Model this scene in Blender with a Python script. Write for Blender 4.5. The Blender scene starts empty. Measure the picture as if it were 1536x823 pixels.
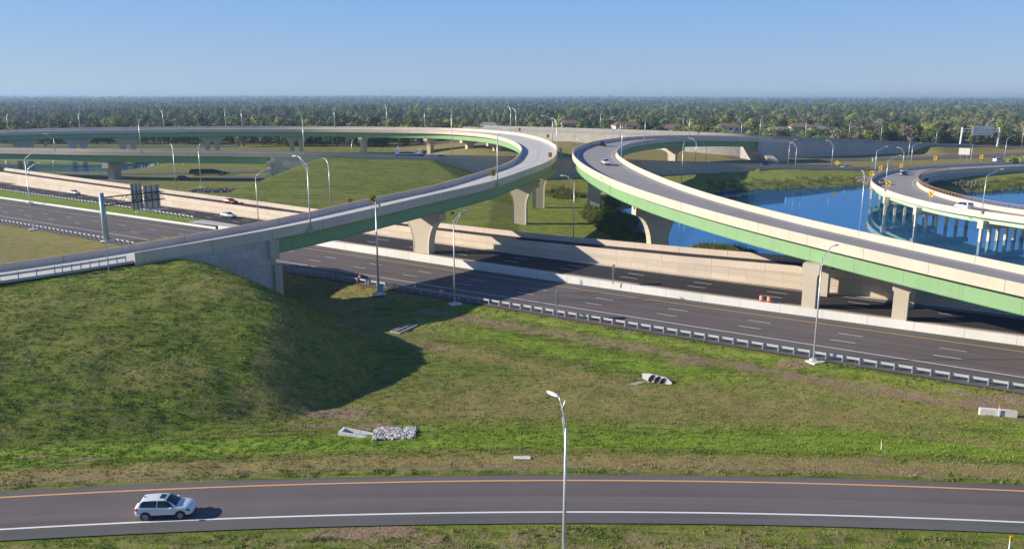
import bpy, bmesh, math, random
import numpy as np
from mathutils import Vector, Matrix
R = math.radians
random.seed(7); np.random.seed(7)
sc = bpy.context.scene
col = sc.collection

# ------------------------------------------------------------------ camera
F_PX, CAM_H, HOR, ROLL = 1200.0, 31.0, 148.0, R(0.12)
PITCH = math.atan((411.5 - HOR) / F_PX)
cd = bpy.data.cameras.new('camera'); cam = bpy.data.objects.new('camera', cd); col.objects.link(cam)
cd.sensor_width = 36.0; cd.lens = 36.0 * F_PX / 1536.0; cd.clip_start = 0.5; cd.clip_end = 40000
cam.location = (0, 0, CAM_H)
cam.rotation_euler = (Matrix.Rotation(math.pi/2 - PITCH, 4, 'X') @ Matrix.Rotation(ROLL, 4, 'Z')).to_euler()
sc.camera = cam

# ------------------------------------------------------------------ light
SUN_EL = 22.5
w = bpy.data.worlds.new('World'); sc.world = w; w.use_nodes = True
nt = w.node_tree; bg = nt.nodes['Background']; sky = nt.nodes.new('ShaderNodeTexSky')
sky.sky_type = 'NISHITA'; sky.sun_disc = False
sky.sun_elevation = R(SUN_EL); sky.sun_rotation = R(-90)
sky.air_density = 1.0; sky.dust_density = 0.0; sky.ozone_density = 3.0; sky.altitude = 30
nt.links.new(sky.outputs[0], bg.inputs[0]); bg.inputs[1].default_value = 0.09
# clear winter air: the Nishita sky blended with the deeper blue this sky has by height
tc = nt.nodes.new('ShaderNodeTexCoord'); sx_ = nt.nodes.new('ShaderNodeSeparateXYZ'); nt.links.new(tc.outputs['Generated'], sx_.inputs[0])
rp_ = nt.nodes.new('ShaderNodeValToRGB'); el = rp_.color_ramp.elements; el.new(.5); el.new(.6)
for e_, (p_, c_) in zip(el, [(0.0, (.38,.52,.75)), (.035, (.33,.49,.76)), (.13, (.20,.435,.86)), (.55, (.045,.12,.38))]): e_.position = p_; e_.color = (*c_, 1)
nt.links.new(sx_.outputs[2], rp_.inputs[0])
bg2 = nt.nodes.new('ShaderNodeBackground'); nt.links.new(rp_.outputs[0], bg2.inputs[0]); bg2.inputs[1].default_value = 0.70
mx_ = nt.nodes.new('ShaderNodeMixShader'); mx_.inputs[0].default_value = .82
nt.links.new(bg.outputs[0], mx_.inputs[1]); nt.links.new(bg2.outputs[0], mx_.inputs[2]); nt.links.new(mx_.outputs[0], nt.nodes['World Output'].inputs[0])
sl = bpy.data.lights.new('sun', 'SUN'); sun = bpy.data.objects.new('sun', sl); col.objects.link(sun)
sl.energy = 5.0; sl.angle = R(0.5); sl.color = (1.0, 0.90, 0.76)
sdir = Vector((math.cos(R(SUN_EL)), 0.015, -math.sin(R(SUN_EL))))
sun.rotation_euler = sdir.to_track_quat('-Z', 'Y').to_euler(); sun.location = (-100, 0, 60)
sc.view_settings.view_transform = 'Standard'; sc.view_settings.look = 'None'
sc.view_settings.exposure = 0.50; sc.view_settings.gamma = 1.0; sc.view_settings.use_curve_mapping = False
try:
    sc.cycles.max_bounces = 6; sc.cycles.volume_bounces = 0; sc.cycles.transparent_max_bounces = 8
    sc.cycles.volume_step_rate = 4.0; sc.cycles.volume_max_steps = 64
except Exception: pass

# ------------------------------------------------------------------ measuring helpers
def ray(x, y):
    u = x - 768.0; v = y - 411.5
    c, s = math.cos(ROLL), math.sin(ROLL)
    u, v = (c*u + s*v) / F_PX, (-s*u + c*v) / F_PX
    cp, sp = math.cos(PITCH), math.sin(PITCH)
    return Vector((u, cp - v*sp, -(sp + v*cp)))
def G(x, y, z=0.0):                       # the point at height z seen at photo position x, y
    d = ray(x, y); t = (z - CAM_H) / d.z
    return Vector((d.x*t, d.y*t, z))
def at_depth(x, y, Yd):
    d = ray(x, y); t = Yd / d.y
    return Vector((d.x*t, Yd, CAM_H + d.z*t))
def proj(X, Y, Z):
    cp, sp = math.cos(PITCH), math.sin(PITCH); dz = Z - CAM_H
    zc = Y*cp - dz*sp; yc = -(dz*cp + Y*sp)
    u = X/zc*F_PX; v = yc/zc*F_PX
    c, s = math.cos(ROLL), math.sin(ROLL)
    return 768 + c*u - s*v, 411.5 + s*u + c*v

OX, OY = 31.1, 112.5                      # highway axis frame: s along, n across (away from the camera)
HD = Vector((.8486, -.5290, 0)); HN = Vector((.5290, .8486, 0))
def SN(s, n, z=0.0): return Vector((OX + HD.x*s + HN.x*n, OY + HD.y*s + HN.y*n, z))
def ip(tab, s):
    return np.interp(s, [a[0] for a in tab], [a[1] for a in tab])
RAIL = [(-420,-2),(-300,-6),(-186,-9.6),(-122,-11.3),(-80,-11.9),(0,-12.4),(400,-12.4)]
WHITE = [(-420,3),(-300,-1),(-196,-3.9),(-140,-4.9),(-88,-6.1),(-50,-6.9),(0,-7.2),(400,-7.3)]
YELL = [(-420,14),(-300,11),(-240,9.6),(-147,8.4),(-82,6.0),(-50,4.6),(-10,3.9),(400,3.9)]
MED = [(-420,22),(-300,18),(-240,15.9),(-147,13),(-125,12.4),(-84,9.4),(-50,7.6),(-10,6.9),(400,6.9)]
MRAIL = [(-420,36),(-300,26.4),(-254,24.4),(-192,21.4),(-150,17.9),(-130,16.2),(400,16)]
FYEL = [(-420,37.6),(-300,28),(-254,26),(-192,22.9),(-150,19.5),(-120,15.8),(-84,12.6),(-50,10.6),(-36,10.0),(-10,8.9),(400,8.8)]
FWHITE = [(-420,46),(-284,37.4),(-200,31.3),(-128,25.6),(-50,20.4),(-14,18.7),(15,18.0),(400,18.0)]
WALL = [(-420,50),(-284,39.3),(-200,33),(-128,27.4),(-50,22.0),(-14,20.5),(15,20.3),(400,20.3)]
CFAR = [(-420,62),(-307,50.0),(-186,40.2),(-138,37.3),(-113,34.6),(-56,31.4),(-18,30.0),(0,29.6),(400,29.6)]
CZ = [(-420,3.6),(-292,3.2),(-126,2.1),(-50,2.4),(-15,3.0),(5,3.5),(60,4.4),(400,6)]
ZF = [(-420,.4),(-200,.5),(-100,.85),(-50,1.0),(400,1.05)]

# ------------------------------------------------------------------ materials
MATS = {}
class NT:
    def __init__(s, name):
        s.m = bpy.data.materials.new(name); s.m.use_nodes = True; s.t = s.m.node_tree
        s.b = s.t.nodes['Principled BSDF']
    def n(s, typ, **kw):
        nd = s.t.nodes.new(typ)
        for k, v in kw.items():
            if k in nd.inputs.keys(): nd.inputs[k].default_value = v
            else: setattr(nd, k, v)
        return nd
    def l(s, a, b): s.t.links.new(a, b)
    def noise(s, scale, detail=4, rough=.6, vec=None, dist=0):
        nd = s.n('ShaderNodeTexNoise'); nd.inputs['Scale'].default_value = scale
        nd.inputs['Detail'].default_value = detail; nd.inputs['Roughness'].default_value = rough
        nd.inputs['Distortion'].default_value = dist
        s.l(vec if vec is not None else s.pos(), nd.inputs['Vector']); return nd.outputs[0]
    def pos(s):
        if not hasattr(s, '_p'): s._p = s.n('ShaderNodeNewGeometry').outputs['Position']
        return s._p
    def uv(s):
        if not hasattr(s, '_u'): s._u = s.n('ShaderNodeTexCoord').outputs['UV']
        return s._u
    def scale(s, vec, v3):
        nd = s.n('ShaderNodeMapping'); nd.inputs['Scale'].default_value = v3; s.l(vec, nd.inputs[0]); return nd.outputs[0]
    def ramp(s, fac, stops):
        nd = s.n('ShaderNodeValToRGB'); e = nd.color_ramp.elements
        while len(e) < len(stops): e.new(0.5)
        for i, (p, c) in enumerate(stops):
            e[i].position = p; e[i].color = (c, c, c, 1) if isinstance(c, (int, float)) else (*c, 1)
        s.l(fac, nd.inputs[0]); return nd.outputs[0]
    def mix(s, fac, a, b, mode='MIX'):
        nd = s.n('ShaderNodeMix', data_type='RGBA', blend_type=mode)
        for idx, v in ((0, fac), (6, a), (7, b)):
            if hasattr(v, 'links'): s.l(v, nd.inputs[idx])
            elif idx == 0: nd.inputs[0].default_value = v
            else: nd.inputs[idx].default_value = (*v, 1)
        return nd.outputs[2]
    def math(s, op, a, b=None, c=None):
        nd = s.n('ShaderNodeMath', operation=op)
        for i, v in enumerate((a, b, c)):
            if v is None: continue
            if hasattr(v, 'links'): s.l(v, nd.inputs[i])
            else: nd.inputs[i].default_value = v
        return nd.outputs[0]
    def color(s, c):
        if hasattr(c, 'links'): s.l(c, s.b.inputs['Base Color'])
        else: s.b.inputs['Base Color'].default_value = (*c, 1)
    def set(s, rough=.6, metal=0, spec=None):
        s.b.inputs['Roughness'].default_value = rough; s.b.inputs['Metallic'].default_value = metal
        if spec is not None: s.b.inputs['Specular IOR Level'].default_value = spec
    def bump(s, h, strength=.3, dist=.05):
        nd = s.n('ShaderNodeBump'); nd.inputs['Strength'].default_value = strength
        nd.inputs['Distance'].default_value = dist; s.l(h, nd.inputs['Height']); s.l(nd.outputs[0], s.b.inputs['Normal'])
def reg(name, fn):
    t = NT(name); fn(t); MATS[name] = t.m; return t.m

def simple(name, c, rough=.6, metal=0, var=.12, scale=.8, spec=None):
    def f(t):
        v = t.noise(scale, 3)
        lo = tuple(x*(1-var) for x in c); hi = tuple(min(1, x*(1+var)) for x in c)
        t.color(t.mix(v, lo, hi)); t.set(rough, metal, spec)
    return reg(name, f)

def concrete(name, c, joint=9.0, stain=.5, dark=.6, vert=True):
    def f(t):
        big = t.noise(.12, 3); fine = t.noise(3.0, 5, .7)
        streak = t.noise(1.0, 4, .6, t.scale(t.uv(), (1.3, .12, 1)))
        a = t.mix(t.ramp(big, [(.3, 0.), (.75, 1.)]), tuple(x*.88 for x in c), tuple(min(1, x*1.08) for x in c))
        a = t.mix(t.math('MULTIPLY', t.ramp(fine, [(.35, 0.), (.7, 1.)]), .25), a, tuple(x*.72 for x in c))
        a = t.mix(t.math('MULTIPLY', t.ramp(streak, [(.5, 0.), (.8, 1.)]), stain), a, tuple(x*.62 for x in c))
        if joint:
            sx = t.n('ShaderNodeSeparateXYZ'); t.l(t.uv(), sx.inputs[0])
            fr = t.math('FRACT', t.math('DIVIDE', sx.outputs[0], joint))
            ln = t.math('LESS_THAN', fr, .10/joint)
            a = t.mix(t.math('MULTIPLY', ln, dark), a, tuple(x*.25 for x in c))
        t.color(a); t.set(.85); t.bump(fine, .15, .03)
    return reg(name, f)

def panels(name, c, bw=1.6, bh=1.5, off=.5):
    def f(t):
        br = t.n('ShaderNodeTexBrick'); br.offset = off; br.inputs['Scale'].default_value = 1.0
        br.inputs['Brick Width'].default_value = bw; br.inputs['Row Height'].default_value = bh
        br.inputs['Mortar Size'].default_value = .035; br.inputs['Mortar Smooth'].default_value = .3; br.inputs['Bias'].default_value = 0
        br.inputs['Color1'].default_value = (*[x*.9 for x in c], 1); br.inputs['Color2'].default_value = (*[min(1, x*1.1) for x in c], 1)
        br.inputs['Mortar'].default_value = (*[x*.60 for x in c], 1); t.l(t.uv(), br.inputs[0])
        fine = t.noise(2.2, 5, .7); big = t.noise(.1, 3)
        a = t.mix(t.math('MULTIPLY', t.ramp(fine, [(.4, 0.), (.75, 1.)]), .35), br.outputs[0], tuple(x*.7 for x in c))
        a = t.mix(t.math('MULTIPLY', t.ramp(big, [(.35, 0.), (.7, 1.)]), .3), a, tuple(x*.75 for x in c))
        t.color(a); t.set(.9); t.bump(br.outputs[1], -.4, .04)
    return reg(name, f)

def asphalt(name, c, tint=(.09, .075, .07)):
    def f(t):
        # uv: x along the road, y across
        lane = t.noise(1.0, 4, .65, t.scale(t.uv(), (.010, .62, 1)))
        seam = t.noise(1.0, 2, .5, t.scale(t.uv(), (.004, 2.6, 1)))
        big = t.noise(.06, 5, .65); fine = t.noise(9.0, 3, .8); mid = t.noise(.9, 5, .75)
        a = t.mix(t.ramp(lane, [(.34, 0.), (.66, 1.)]), tuple(x*.72 for x in c), tuple(x*1.28 for x in c))
        a = t.mix(t.math('MULTIPLY', t.ramp(seam, [(.56, 0.), (.66, 1.)]), .35), a, tuple(x*1.7 for x in c))
        a = t.mix(t.math('MULTIPLY', t.ramp(seam, [(.33, 1.), (.40, 0.)]), .45), a, tuple(x*.5 for x in c))
        a = t.mix(t.math('MULTIPLY', t.ramp(big, [(.45, 0.), (.62, 1.)]), .55), a, tint)
        a = t.mix(t.math('MULTIPLY', t.ramp(mid, [(.60, 0.), (.75, 1.)]), .35), a, tuple(x*1.6 for x in c))
        a = t.mix(t.math('MULTIPLY', fine, .3), a, tuple(x*1.6 for x in c))
        t.color(a); t.set(.88, spec=.25); t.bump(fine, .1, .01)
    return reg(name, f)

concrete('concrete_tan', (.69, .575, .46), 9.1, .38)
concrete('concrete_pier', (.62, .54, .42), 0, .40)
concrete('concrete_white', (.78, .76, .70), 6.0, .25, .4)
concrete('concrete_gray', (.44, .42, .39), 5.0, .35, .4)
concrete('concrete_deck', (.52, .51, .49), 0, .15)
concrete('concrete_deck_gray', (.34, .325, .315), 0, .20)
concrete('concrete_coping', (.54, .47, .39), 9.1, .35)
panels('panel_tan', (.60, .52, .41), 3.0, 1.0, 0.0)
panels('panel_gray', (.52, .49, .44), 1.6, 1.35, .5)
asphalt('asphalt_old', (.125, .106, .101), (.16, .137, .13))
asphalt('asphalt_new', (.036, .033, .036), (.048, .045, .046))
asphalt('asphalt_gray', (.11, .108, .105), (.15, .145, .14))
asphalt('asphalt_ramp', (.128, .111, .106), (.165, .147, .14))
def green(name, c):
    def f(t):
        sx = t.n('ShaderNodeSeparateXYZ'); t.l(t.uv(), sx.inputs[0])
        ln = t.math('LESS_THAN', t.math('FRACT', t.math('DIVIDE', sx.outputs[0], 7.3)), .012)
        v = t.noise(.25, 3); stx = t.noise(1.0, 4, .65, t.scale(t.uv(), (1.1, .10, 1)))
        a = t.mix(v, tuple(x*.92 for x in c), tuple(x*1.08 for x in c))
        a = t.mix(t.math('MULTIPLY', t.ramp(stx, [(.48, 0.), (.78, 1.)]), .5), a, tuple(x*.68+.03 for x in c))
        a = t.mix(t.math('MULTIPLY', ln, .45), a, tuple(x*.4 for x in c))
        t.color(a); t.set(.6, spec=.3)
    reg(name, f)
green('steel_green', (.235, .40, .205))
green('steel_green_pale', (.42, .52, .38))
simple('galvanised', (.56, .58, .60), .5, .15, .10, 3)
simple('pole_metal', (.66, .68, .70), .38, .55, .06, 2)
simple('post_metal', (.42, .44, .46), .5, .3, .15, 3)
simple('blue_gray_paint', (.36, .46, .50), .5, .2, .06)
simple('dark_steel', (.05, .055, .06), .5, .4)
simple('white_paint', (.78, .78, .76), .6, 0, .10, 1.5)
simple('yellow_paint', (.72, .42, .08), .6, 0, .12, 1.5)
simple('orange_line', (.75, .40, .16), .6, 0, .12, 1.5)
simple('sign_yellow', (.85, .48, .02), .45, 0, .04)
simple('sign_black', (.01, .01, .01), .5, 0, .04)
simple('sign_back', (.42, .43, .42), .45, .4, .1)
simple('sign_green', (.02, .22, .10), .45, 0, .05)
simple('orange_plastic', (.85, .12, .02), .5, 0, .05)
simple('rubber', (.018, .018, .019), .8)
simple('rim_metal', (.45, .46, .48), .3, .8)
simple('brown_rail', (.34, .21, .15), .6, .2)
simple('rock', (.50, .49, .46), .9, 0, .35, 1.2)
simple('rock_mid', (.30, .26, .21), .9, 0, .4, 1.2)
simple('rock_dark', (.12, .11, .10), .9, 0, .5, 1.2)
simple('bark', (.10, .08, .06), .9, 0, .3, 3)
simple('plastic_dark', (.02, .02, .022), .5)
simple('head_lamp', (.8, .8, .8), .15, 0, .02)
simple('tail_lamp', (.45, .01, .01), .3, 0, .05)
simple('stucco', (.62, .55, .45), .9, 0, .08)
simple('stucco_white', (.75, .73, .70), .9, 0, .05)
simple('roof_brown', (.20, .13, .10), .9, 0, .2)
simple('roof_gray', (.30, .29, .28), .9, 0, .2)
simple('window_dark', (.02, .025, .03), .15)
simple('soil', (.22, .15, .10), .95, 0, .4, .8)
def paint(name, c):
    def f(t):
        t.color(c); t.set(.28, 0); t.b.inputs['Coat Weight'].default_value = .5; t.b.inputs['Coat Roughness'].default_value = .08
    return reg(name, f)
paint('paint_white', (.74, .76, .78)); paint('paint_red', (.45, .01, .015)); paint('paint_black', (.012, .014, .018))
paint('paint_blue', (.02, .08, .30)); paint('paint_silver', (.42, .44, .46)); paint('paint_navy', (.012, .02, .05)); paint('paint_gold', (.30, .16, .05))
def glassf(t): t.color((.012, .016, .022)); t.set(.05, 0, .8)
reg('car_glass', glassf)

def grass_f(t, blades=False):
    at = t.n('ShaderNodeAttribute', attribute_name='zone')
    sep = t.n('ShaderNodeSeparateColor'); t.l(at.outputs['Color'], sep.inputs[0])
    if blades:
        pass
    n1 = t.noise(.09, 4, .62); n2 = t.noise(.55, 5, .65); n3 = t.noise(4.0, 4, .75)
    st = t.noise(1.0, 5, .7, t.scale(t.pos(), (.22, 1.35, 1.6)), .8)
    st2 = t.noise(1.0, 4, .6, t.scale(t.pos(), (.05, .55, .8)), .4)
    g = t.mix(t.ramp(st, [(.36, 0.), (.62, 1.)]), (.050, .085, .016), (.205, .255, .038))
    g = t.mix(t.math('MULTIPLY', t.ramp(n2, [(.50, 0.), (.66, 1.)]), .8), g, (.14, .215, .030))
    g = t.mix(t.math('MULTIPLY', t.ramp(st2, [(.52, 0.), (.66, 1.)]), .6), g, (.26, .205, .085))
    lush = t.mix(t.ramp(st, [(.34, 0.), (.64, 1.)]), (.13, .205, .024), (.26, .36, .045))
    dry = t.mix(t.ramp(n3, [(.35, 0.), (.7, 1.)]), (.215, .18, .060), (.38, .315, .125))
    dirt = t.mix(t.ramp(n3, [(.35, 0.), (.65, 1.)]), (.20, .135, .075), (.36, .27, .18))
    sand = (.50, .45, .38)
    def wob(ch, k=.9):
        a = t.math('ADD', ch, t.math('MULTIPLY', t.math('SUBTRACT', n2, .5), k))
        a = t.math('ADD', a, t.math('MULTIPLY', t.math('SUBTRACT', n3, .5), .55))
        return t.ramp(a, [(.33, 0.), (.66, 1.)])
    c = t.mix(wob(sep.outputs[1]), g, lush)
    c = t.mix(wob(sep.outputs[0]), c, dry)
    c = t.mix(wob(sep.outputs[2], 1.1), c, dirt)
    sfac = t.math('MULTIPLY', t.ramp(t.noise(.8, 6, .8), [(.60, 0.), (.68, 1.)]), t.ramp(sep.outputs[2], [(.3, 0.), (.8, 1.)]))
    c = t.mix(sfac, c, sand)
    spk = t.ramp(t.noise(1.7, 5, .85), [(.33, 1.), (.46, 0.)])
    c = t.mix(t.math('MULTIPLY', spk, .35), c, (.050, .052, .018))
    t.color(c); t.set(.95, spec=.1)
    h = t.math('ADD', t.math('MULTIPLY', n3, .5), n2)
    t.bump(h, .75, .25)
reg('grass', grass_f)
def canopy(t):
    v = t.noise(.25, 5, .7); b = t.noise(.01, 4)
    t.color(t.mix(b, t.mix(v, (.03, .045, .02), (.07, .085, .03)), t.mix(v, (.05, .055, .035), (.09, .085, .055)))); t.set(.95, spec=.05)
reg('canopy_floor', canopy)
def water(t):
    bp = t.n('ShaderNodeBump'); bp.inputs['Strength'].default_value = .03; bp.inputs['Distance'].default_value = .04; t.l(t.noise(.6, 3, .6), bp.inputs['Height'])
    gl = t.n('ShaderNodeBsdfGlossy'); gl.inputs['Color'].default_value = (.42, .62, .80, 1); gl.inputs['Roughness'].default_value = .03; t.l(bp.outputs[0], gl.inputs['Normal'])
    df = t.n('ShaderNodeBsdfDiffuse'); df.inputs['Color'].default_value = (.02, .115, .27, 1)
    mx = t.n('ShaderNodeMixShader'); mx.inputs[0].default_value = .64; t.l(df.outputs[0], mx.inputs[1]); t.l(gl.outputs[0], mx.inputs[2])
    t.l(mx.outputs[0], t.t.nodes['Material Output'].inputs[0])
reg('water', water)
def leaves(name, a, b, c2):
    def f(t):
        oi = t.n('ShaderNodeObjectInfo'); r = oi.outputs['Random']
        v = t.noise(.35, 3)
        c = t.mix(t.ramp(r, [(.0, 0.), (1., 1.)]), a, b)
        c = t.mix(t.math('MULTIPLY', t.ramp(v, [(.35, 0.), (.65, 1.)]), .6), c, c2)
        t.color(c); t.set(.8, spec=.15)
        
    reg(name, f)
leaves('leaf_green', (.11, .145, .046), (.28, .28, .09), (.15, .18, .06))
leaves('leaf_dark', (.045, .078, .038), (.13, .16, .065), (.07, .10, .045))
leaves('leaf_bright', (.22, .28, .06), (.40, .39, .12), (.18, .23, .06))
leaves('leaf_bare', (.20, .165, .13), (.31, .27, .21), (.16, .135, .10))
leaves('reeds', (.10, .13, .03), (.17, .15, .06), (.06, .09, .02))

# ------------------------------------------------------------------ object helpers
def tag(o, label=None, cat=None, group=None, kind=None):
    if label: o['label'] = label
    if cat: o['category'] = cat
    if group: o['group'] = group
    if kind: o['kind'] = kind
    return o
def empty(name, loc=(0, 0, 0), rz=0.0, **kw):
    o = bpy.data.objects.new(name, None); col.objects.link(o); o.location = loc; o.rotation_euler = (0, 0, rz)
    o.empty_display_size = .5
    return tag(o, **kw)
def me_obj(name, V, F, mat, parent=None, smooth=False, uvs=None, mats=None, **kw):
    me = bpy.data.meshes.new(name); me.from_pydata([tuple(v) for v in V], [], F); me.update()
    if mat: me.materials.append(MATS[mat])
    if mats:
        for m in mats[0][1:] if mat else mats[0]: me.materials.append(MATS[m])
        me.polygons.foreach_set('material_index', mats[1])
    if uvs is not None:
        ul = me.uv_layers.new(name='UVMap')
        idx = np.zeros(len(me.loops), dtype=np.int32); me.loops.foreach_get('vertex_index', idx)
        ul.data.foreach_set('uv', np.asarray(uvs, dtype=np.float32)[idx].ravel())
    if smooth: me.polygons.foreach_set('use_smooth', [True]*len(me.polygons))
    o = bpy.data.objects.new(name, me); col.objects.link(o)
    if parent: o.parent = parent
    return tag(o, **kw)
class MB:
    def __init__(s): s.V = []; s.F = []; s.U = []
    def add(s, V, F, U=None):
        b = len(s.V); s.V += [tuple(v) for v in V]; s.F += [tuple(i+b for i in f) for f in F]
        s.U += list(U) if U is not None else [(v[0]+v[1], v[2]) for v in V]
    def box(s, c, size, rz=0.0, M=None):
        x, y, z = (a/2 for a in size); V = [Vector((i*x, j*y, k*z)) for k in (-1, 1) for j in (-1, 1) for i in (-1, 1)]
        m = M if M is not None else Matrix.Rotation(rz, 3, 'Z')
        V = [m @ v + Vector(c) for v in V]
        s.add(V, [(0,2,3,1),(4,5,7,6),(0,1,5,4),(2,6,7,3),(0,4,6,2),(1,3,7,5)])
    def bar(s, a, b, w, h=None):
        a, b = Vector(a), Vector(b); h = h or w; d = b-a; L = d.length
        if L < 1e-6: return
        q = d.to_track_quat('Y', 'Z').to_matrix()
        s.box((a+b)/2, (w, L, h), M=q)
    def tube(s, pts, rad, n=8, cap=True):
        pts = [Vector(p) for p in pts]; k = len(pts)
        if not hasattr(rad, '__len__'): rad = [rad]*k
        V = []; F = []
        for i, p in enumerate(pts):
            d = (pts[min(i+1, k-1)] - pts[max(i-1, 0)]).normalized(); q = d.to_track_quat('Z', 'Y').to_matrix()
            for j in range(n):
                a = 2*math.pi*j/n; V.append(p + q @ Vector((math.cos(a)*rad[i], math.sin(a)*rad[i], 0)))
        for i in range(k-1):
            for j in range(n): F.append((i*n+j, i*n+(j+1) % n, (i+1)*n+(j+1) % n, (i+1)*n+j))
        if cap: F.append(tuple(range(n-1, -1, -1))); F.append(tuple((k-1)*n+j for j in range(n)))
        s.add(V, F)
    def prism(s, poly, origin, ax, up, th, thdir):
        """poly [(a,h)] in plane (ax, up) extruded +-th/2 along thdir"""
        ax, up, td = Vector(ax), Vector(up), Vector(thdir); o = Vector(origin); n = len(poly)
        V = [o + ax*a + up*h - td*th/2 for a, h in poly] + [o + ax*a + up*h + td*th/2 for a, h in poly]
        s.add(V, [tuple(range(n)), tuple(range(2*n-1, n-1, -1))] + [(i, i+n, (i+1) % n+n, (i+1) % n) for i in range(n)],
              [(a, h) for a, h in poly]*2)
    def build(s, name, mat, parent=None, smooth=False, **kw):
        return me_obj(name, s.V, s.F, mat, parent, smooth, s.U, **kw)
def copy_tree(o, parent=None):
    c = o.copy(); col.objects.link(c)
    if parent: c.parent = parent
    for ch in list(o.children): copy_tree(ch, c)
    return c

# ------------------------------------------------------------------ alignments
def catmull(P, ds=2.0, smooth=6):
    P = np.array(P, float); out = []
    E = np.vstack([2*P[0]-P[1], P, 2*P[-1]-P[-2]])
    for i in range(1, len(E)-2):
        p0, p1, p2, p3 = E[i-1:i+3]; L = np.linalg.norm(p2-p1); k = max(2, int(L/ds))
        for t in np.linspace(0, 1, k, endpoint=False):
            out.append(.5*((2*p1)+(-p0+p2)*t+(2*p0-5*p1+4*p2-p3)*t*t+(-p0+3*p1-3*p2+p3)*t**3))
    out.append(P[-1]); Q = np.array(out)
    for _ in range(smooth*6):
        Q[1:-1] = .25*Q[:-2]+.5*Q[1:-1]+.25*Q[2:]
    return Q
class Path:
    def __init__(s, P, inner, W, e=0.0, ds=2.0, smooth=6):
        s.Q = catmull(P, ds, smooth); s.W = W; s.e = e
        d = np.gradient(s.Q[:, :2], axis=0); d /= np.linalg.norm(d, axis=1)[:, None]
        s.T = d; s.N = np.stack([-d[:, 1], d[:, 0]], 1) * (1 if inner == 'L' else -1)
        s.S = np.concatenate([[0], np.cumsum(np.linalg.norm(np.diff(s.Q[:, :2], axis=0), axis=1))])
    def pt(s, i, o, h=0.0):
        i0 = int(i); f = i - i0; i1 = min(i0+1, len(s.Q)-1)
        q = s.Q[i0]*(1-f)+s.Q[i1]*f; n = s.N[i0]*(1-f)+s.N[i1]*f
        return Vector((q[0]+n[0]*o, q[1]+n[1]*o, q[2]+h-s.e*o))
    def idx(s, px, py=None, o=0.0, h=0.0):   # station whose edge line passes nearest that photo position
        best = None
        for i in range(len(s.Q)):
            p = s.pt(i, o, h); u, v = proj(*p); d = (u-px)**2 + (0 if py is None else (v-py)**2)
            if best is None or d < best[0]: best = (d, i)
        return best[1]
    def idxX(s, X): return int(np.argmin(np.abs(s.Q[:, 0]-X)))
def sweep(path, prof, i0, i1, closed=True, abs_bottom=None):
    """prof: [(o,h)], swept along stations i0..i1"""
    V = []; F = []; U = []; n = len(prof)
    per = [0]
    for a, b in zip(prof[:-1], prof[1:]): per.append(per[-1]+math.hypot(b[0]-a[0], b[1]-a[1]))
    for k, i in enumerate(range(i0, i1+1)):
        for j, (o, h) in enumerate(prof):
            p = path.pt(i, o, h)
            if abs_bottom is not None and h == 'x': pass
            V.append(p); U.append((path.S[i], per[j]))
    m = i1-i0+1
    for k in range(m-1):
        for j in range(n if closed else n-1):
            a, b = k*n+j, k*n+(j+1) % n; F.append((a, b, b+n, a+n))
    if closed: F.append(tuple(range(n-1, -1, -1))); F.append(tuple((m-1)*n+j for j in range(n)))
    return V, F, U
def swept(name, path, prof, i0, i1, mat, parent, closed=True, **kw):
    V, F, U = sweep(path, prof, i0, i1, closed); return me_obj(name, V, F, mat, parent, False, U, **kw)

_a = [(256,371,11.35),(323,358.7,11.7),(394,347.5,12.0),(463,334,12.3),(512,324,12.7),(564.5,311.7,13.2),(612,299.5,13.6),(662,289,13.95),(737,272.5,14.4),(768,261.7,14.6),(821,243,15.0),(834,234,15.2),(836,226,15.4)]
A = Path([(-150,64,5.5),(-120,74,6.8),(-90,83.5,8.4),(-62,97,9.9),(-51.1,104.5,10.75)]+[tuple(G(*q)) for q in _a]+[(15.0,272,15.7),(12.6,308,16.0),(7.2,338,16.3),(-1,365,16.5),(-19.5,393,16.7),(-43,408,16.8),
          (-95,418,16.9),(-140,416,16.9),(-178,410,16.8),(-219,400,16.5),(-250,394,15.6),(-300,384,14.5),(-380,370,13)], 'L', 11.8, .078)
B = Path([(88,58,7.6),(72,76,8.9),(59,92.5,10.0),(50.4,104,10.9),(42.8,115.5,11.7),(38,123,12.2),(30.5,136.5,13.2),(22.2,155,14.6),(17.6,178,15.7),(16.0,206,16.3),(17.8,238,16.5),(24,268,16.5),(33,297,16.4),(50,330,16.1),(73,357,15.4),(96,372,14.6),(122,382,13.6)], 'R', 12.8, .04)
D = Path([(-380,345,9),(-300,330,10.6),(-201,311,11.5),(-153,301,11.5),(-90,297.5,11.3),(-63,297,10.7),(-35,300,9.9),(-7,306,9.1),(21.6,315,8),(45,320,6.9),(69,326,5.6),(105,331,4.4),(143,338,3.2),(190,352,2.6),(246,384,2.4),(330,440,2.2)], 'L', 12, 0.0, 3)
Fp = Path([(-28,459,15.5),(-20,455,15.5),(30,428,15.1),(76,403,14.6),(123,386,13.5),(177,412,11),(233,443,7.5),(255,456,6.4),(298,470,4.7),(380,500,3.6)], 'L', 24, 0.0, 3, 9)
Hp = Path([(138,120,6.6),(124,150,6.1),(112.7,176,5.8),(106.6,190,5.7),(104.9,205.4,5.7),(106,223,5.8),(109,240,5.8),(116,260,5.8),(126,279,5.6),(139,299,5.3),(156,318,4.9),(176,336,4.3),(199,351,3.8),(240,374,3.2)], 'R', 14.0, .03)

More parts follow.
